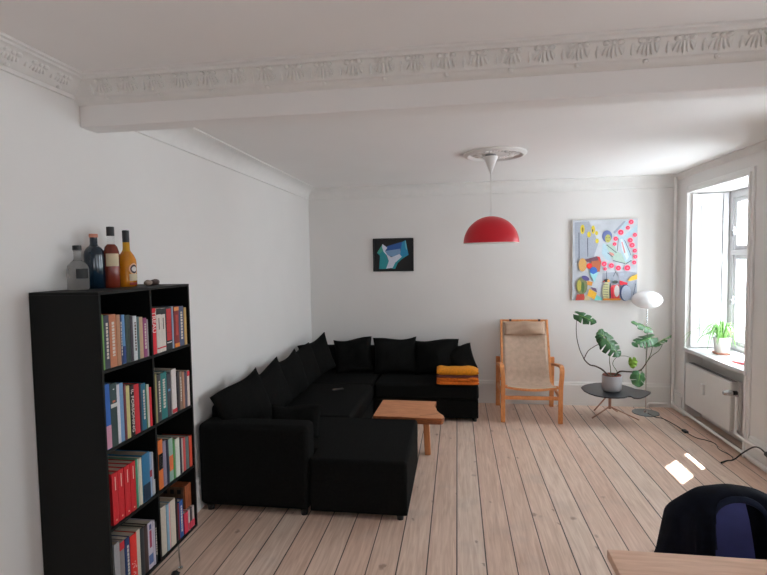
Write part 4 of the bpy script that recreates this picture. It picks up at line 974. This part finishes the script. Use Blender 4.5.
# duck and shapes
sh += [E((130, 134, 92), 118, 432, 34, 50), E((190, 178, 80), 104, 430, 12, 32), E((80, 110, 60), 124, 440, 10, 32), E((88, 80, 140), 140, 388, 24, 13, .4), ((222, 150, 60), [(150, 402), (182, 410), (176, 432), (150, 425)]), ((190, 70, 60), [(90, 480), (132, 478), (138, 512), (80, 514)]),
 ((228, 176, 52), [(164, 448), (206, 472), (196, 512), (150, 486)]), ((214, 200, 160), [(140, 480), (170, 498), (165, 514), (132, 514)]), ((118, 92, 128), [(168, 438), (202, 446), (208, 470), (180, 455)]), ((118, 206, 202), [(205, 482), (252, 514), (190, 514)])]
# penguins
sh += [E((196, 196, 148), 262, 462, 22, 52), E((50, 60, 70), 284, 462, 6, 46), E((196, 196, 148), 258, 462, 19, 48)]
for q in range(6): sh.append(Ln(DK, (244, 424 + q * 14), (272, 426 + q * 14), 2.5))
sh += [E((30, 30, 34), 262, 402, 16, 9), E((232, 160, 70), 274, 404, 8, 8), ((200, 60, 60), [(232, 412), (252, 402), (250, 410)]), ((226, 90, 90), [(290, 430), (335, 425), (338, 512), (292, 512)]), E((222, 216, 216), 322, 462, 15, 34), ((214, 40, 60), [(286, 440), (300, 440), (304, 500), (332, 500), (332, 512), (290, 512)]),
 E((70, 76, 70), 312, 411, 17, 9), ((214, 40, 60), [(336, 402), (384, 416), (380, 430), (340, 428)]), E((60, 76, 120), 370, 472, 32, 48), E((184, 196, 214), 376, 474, 28, 44), E(GR, 350, 368, 22, 13), E((176, 186, 200), 350, 368, 14, 8), ((232, 186, 60), [(384, 404), (402, 382), (438, 366), (438, 396), (400, 406)]),
 ((232, 150, 60), [(240, 504), (345, 504), (345, 514), (240, 514)]), Ln(DK, (412, 512), (430, 420), 3), Ln(DK, (262, 350), (262, 395), 3), Ln(DK, (300, 380), (315, 350), 3)]
art(pt, QW, QH, -.0265, cq, sh, mat('pale_grey_blue_ground', srgb(196, 201, 208), .6, var=.12, scale=9), 'painted_scene')

# ------------------------------------------------------------------ pendant lamp
pl = thing('pendant_lamp', 'red half-dome pendant lamp hanging from the ceiling rosette', 'lamp', (.265, 4.02, 1.718))
R = .214
outer = [(R * math.cos(a), R * .985 * math.sin(a)) for a in [i * PI / 2 / 22 for i in range(23)]]
inner = [((R - .003) * math.cos(a), (R - .003) * .985 * math.sin(a)) for a in [i * PI / 2 / 22 for i in range(22, -1, -1)]]
MB().lathe(outer[:-1] + [(.002, R * .985)], n=56).build('lamp_shade', M['red_shade'], pl, smooth=True).data
# inner white shell and rim
MB().lathe([((R - .004) * math.cos(a), (R - .004) * .985 * math.sin(a) + .0005) for a in [i * PI / 2 / 22 for i in range(22)]] + [(.002, (R - .004) * .985)], n=56).build('shade_lining', M['shade_inner'], pl, smooth=True)
MB().lathe([(R - .004, 0), (R, 0), (R + .001, .003), (R - .004, .003), (R - .004, 0)], n=56).build('rim', M['shade_inner'], pl)
MB().tube([(0, 0, .210), (0, 0, .16)], .02, 12).blob((0, 0, .115), (.03, .03, .045), None, 14, 8).build('bulb', M['opal'], pl, smooth=True)
MB().tube([(0, 0, .208), (0, 0, .545)], .0028, 8).build('cord', M['white_cord'], pl, smooth=True)
MB().lathe([(0, 0), (.004, .0), (.054, .128), (.056, .134), (.0, .134)], (0, 0, .535), 32).build('ceiling_canopy', M['white_plastic'], pl, smooth=True, angle=.7)
MB().lathe([(0, 0), (.044, 0), (.044, .010), (0, .010)], (0, 0, .6695), 32).build('mounting_ring', M['grille'], pl, smooth=True, angle=.7)
# the shades need open bottoms: remove the bottom caps made by lathe()
for ob in pl.children:
    if ob.name.startswith(('lamp_shade', 'shade_lining')):
        bm = bmesh.new(); bm.from_mesh(ob.data)
        bmesh.ops.delete(bm, geom=[f_ for f_ in bm.faces if len(f_.verts) > 20 and f_.calc_center_median().z < .01], context='FACES')
        bm.to_mesh(ob.data); bm.free()

# ------------------------------------------------------------------ dining table and chair with jacket
dt = thing('dining_table', 'pale beech dining table corner at the bottom right', 'table', (1.1, 1.0, 0))
inw(dt, MB().box(.430, 1.95, .55, 1.512, .712, .740), 'tabletop', M['dining_wood'], bevel=.003)
for (a, b, c, d) in ((.50, 1.88, 1.43, 1.45), (.50, 1.88, .61, .63), (.50, .52, .63, 1.43), (1.86, 1.88, .63, 1.43)):
    inw(dt, MB().box(a, b, c, d, .63, .712), 'apron', M['dining_wood'], bevel=.002)
for (x, y) in ((.525, .655), (.525, 1.405), (1.855, .655), (1.855, 1.405)):
    inw(dt, MB().bar([(x, y, .66), (x, y, 0)], .045, .045), 'leg', M['dining_wood'], bevel=.003)

JX = .945
dc = thing('dining_chair', 'dark dining chair tucked at the table under the navy jacket', 'chair', (JX, 1.68, 0))
inw(dc, MB().box(JX - .20, JX + .20, 1.46, 1.845, .425, .450), 'seat', M['black'], bevel=.008)
for x in (JX - .17, JX + .17):
    inw(dc, MB().tube([(x, 1.49, 0), (x, 1.50, .425)], .014, 10), 'leg', M['black'], smooth=True)
    inw(dc, MB().tube([(x, 1.90, 0), (x, 1.865, .45), (x * .9 + JX * .1, 1.880, .64)], .014, 10), 'leg', M['black'], smooth=True)
inw(dc, MB().bar(spline([(JX - .15, 1.872, .62), (JX, 1.882, .635), (JX + .15, 1.872, .62)], 6), .016, .13, Vector((0, 1, 0))), 'backrest', M['black'], bevel=.006)
# jacket: draped closed shell, arched opening in front where the lining shows
jk = thing('jacket', 'dark navy jacket with royal blue lining hung over the chair back', 'jacket', (JX, 1.86, .45))
def ztop(u):      # u = -1..1 across
    a = abs(u)
    if a < .84: return .790 - .098 * (a / .84) ** 2.4
    return .692 - (a - .84) / .16 * .16
def in_arch(x, z):
    # opening: half width .085, straight sides, rounded head
    dx = x; c = .704
    if abs(dx) > .080: return False
    if z < c: return True
    return (dx / .080) ** 2 + ((z - c) / .062) ** 2 < 1
nu, nv = 90, 64; HWD = .245
def front_pt(i, j, face):
    u = -1 + 2 * i / nu; v = j / nv
    zt = ztop(u); zb = .46 + .02 * math.sin(5 * u)
    z = zb + (zt - zb) * math.sin(v * PI / 2) ** .9
    x = HWD * u * (1 - .04 * (1 - v)) if abs(u) < 1 else HWD * u
    th = .055 * (1 - v ** 6) + .001
    th *= (1 - abs(u) ** 8 * .6)
    wr = .006 * math.sin(16 * u + 2 * v) + .004 * math.sin(31 * u + 1) * (1 - v)
    y = 1.872 + face * (th + wr * (1 - v ** 4)) + (-.02 * (1 - v)) * (face < 0)
    if face < 0 and in_arch(x, z): y += .045
    return (x + JX, y, z)
mb = MB(); vs = []; fs = []
for face in (-1, 1):
    for i in range(nu + 1):
        for j in range(nv + 1): vs.append(front_pt(i, j, face))
NN = (nu + 1) * (nv + 1)
for fi in range(2):
    for i in range(nu):
        for j in range(nv): a = fi * NN + i * (nv + 1) + j; fs.append((a, a + 1, a + nv + 2, a + nv + 1))
for i in range(nu):
    a = i * (nv + 1); fs.append((a, a + nv + 1, NN + a + nv + 1, NN + a)); a += nv; fs.append((a, a + nv + 1, NN + a + nv + 1, NN + a))
for j in range(nv):
    fs.append((j, j + 1, NN + j + 1, NN + j)); a = nu * (nv + 1) + j; fs.append((a, a + 1, NN + a + 1, NN + a))
inw(jk, mb.add(vs, fs), 'jacket_body', M['jacket'], smooth=True)
vs = []; fs = []
P = [(-.076, .47)] + [(-.076, z) for z in (.55, .62, .69)] + [(-.076 * math.cos(a), .700 + .056 * math.sin(a)) for a in [PI * i / 14 for i in range(1, 9)]] + [(.030, .70), (.044, .62), (.056, .54), (.062, .47)]
vs = [(JX + p[0], 1.818, p[1]) for p in P] + [(JX + p[0], 1.822, p[1]) for p in P]; n = len(P)
fs = [tuple(range(n)), tuple(range(2 * n - 1, n - 1, -1))] + [(i, (i + 1) % n, n + (i + 1) % n, n + i) for i in range(n)]
li = inw(jk, MB().add(vs, fs), 'lining', M['lining']); li['label'] = 'royal blue lining'
arc = [(JX - .082, 1.800, .60), (JX - .084, 1.806, .65)] + [(JX - .084 * math.cos(a), 1.812 + .012 * math.sin(a), .702 + .064 * math.sin(a)) for a in [PI * i / 14 for i in range(0, 15)]] + [(JX + .085, 1.806, .65), (JX + .084, 1.800, .56)]
inw(jk, MB().tube(arc, [.006] * 2 + [.006 + .006 * math.sin(PI * i / 14) for i in range(15)] + [.006] * 2, 8), 'collar', M['jacket_collar'], smooth=True)

# ------------------------------------------------------------------ camera
cam = bpy.data.cameras.new('camera'); co = bpy.data.objects.new('camera', cam); COL.objects.link(co)
f_, pan, tilt, roll = 501.54, .1463, -.0545, -.0159
cam.sensor_fit = 'HORIZONTAL'; cam.sensor_width = 36; cam.lens = 36 * f_ / 767; cam.clip_start = .05
right0 = Vector((math.cos(pan), math.sin(pan), 0))
fwd = Vector((-math.sin(pan) * math.cos(tilt), math.cos(pan) * math.cos(tilt), math.sin(tilt)))
up0 = right0.cross(fwd)
rt = right0 * math.cos(roll) + up0 * math.sin(roll); up = up0 * math.cos(roll) - right0 * math.sin(roll)
m4 = Matrix((rt, up, -fwd)).transposed().to_4x4(); m4.translation = (0, 0, 1.6)
co.matrix_world = m4; S.camera = co

S.view_settings.view_transform = 'Standard'; S.view_settings.look = 'None'; S.view_settings.gamma = 1
S.view_settings.use_curve_mapping = False; S.view_settings.exposure = 0.2
S.cycles.use_denoising = True
S.cycles.max_bounces = 14; S.cycles.diffuse_bounces = 9; S.cycles.transparent_max_bounces = 12
S.cycles.sample_clamp_indirect = 4
bpy.context.view_layer.update()
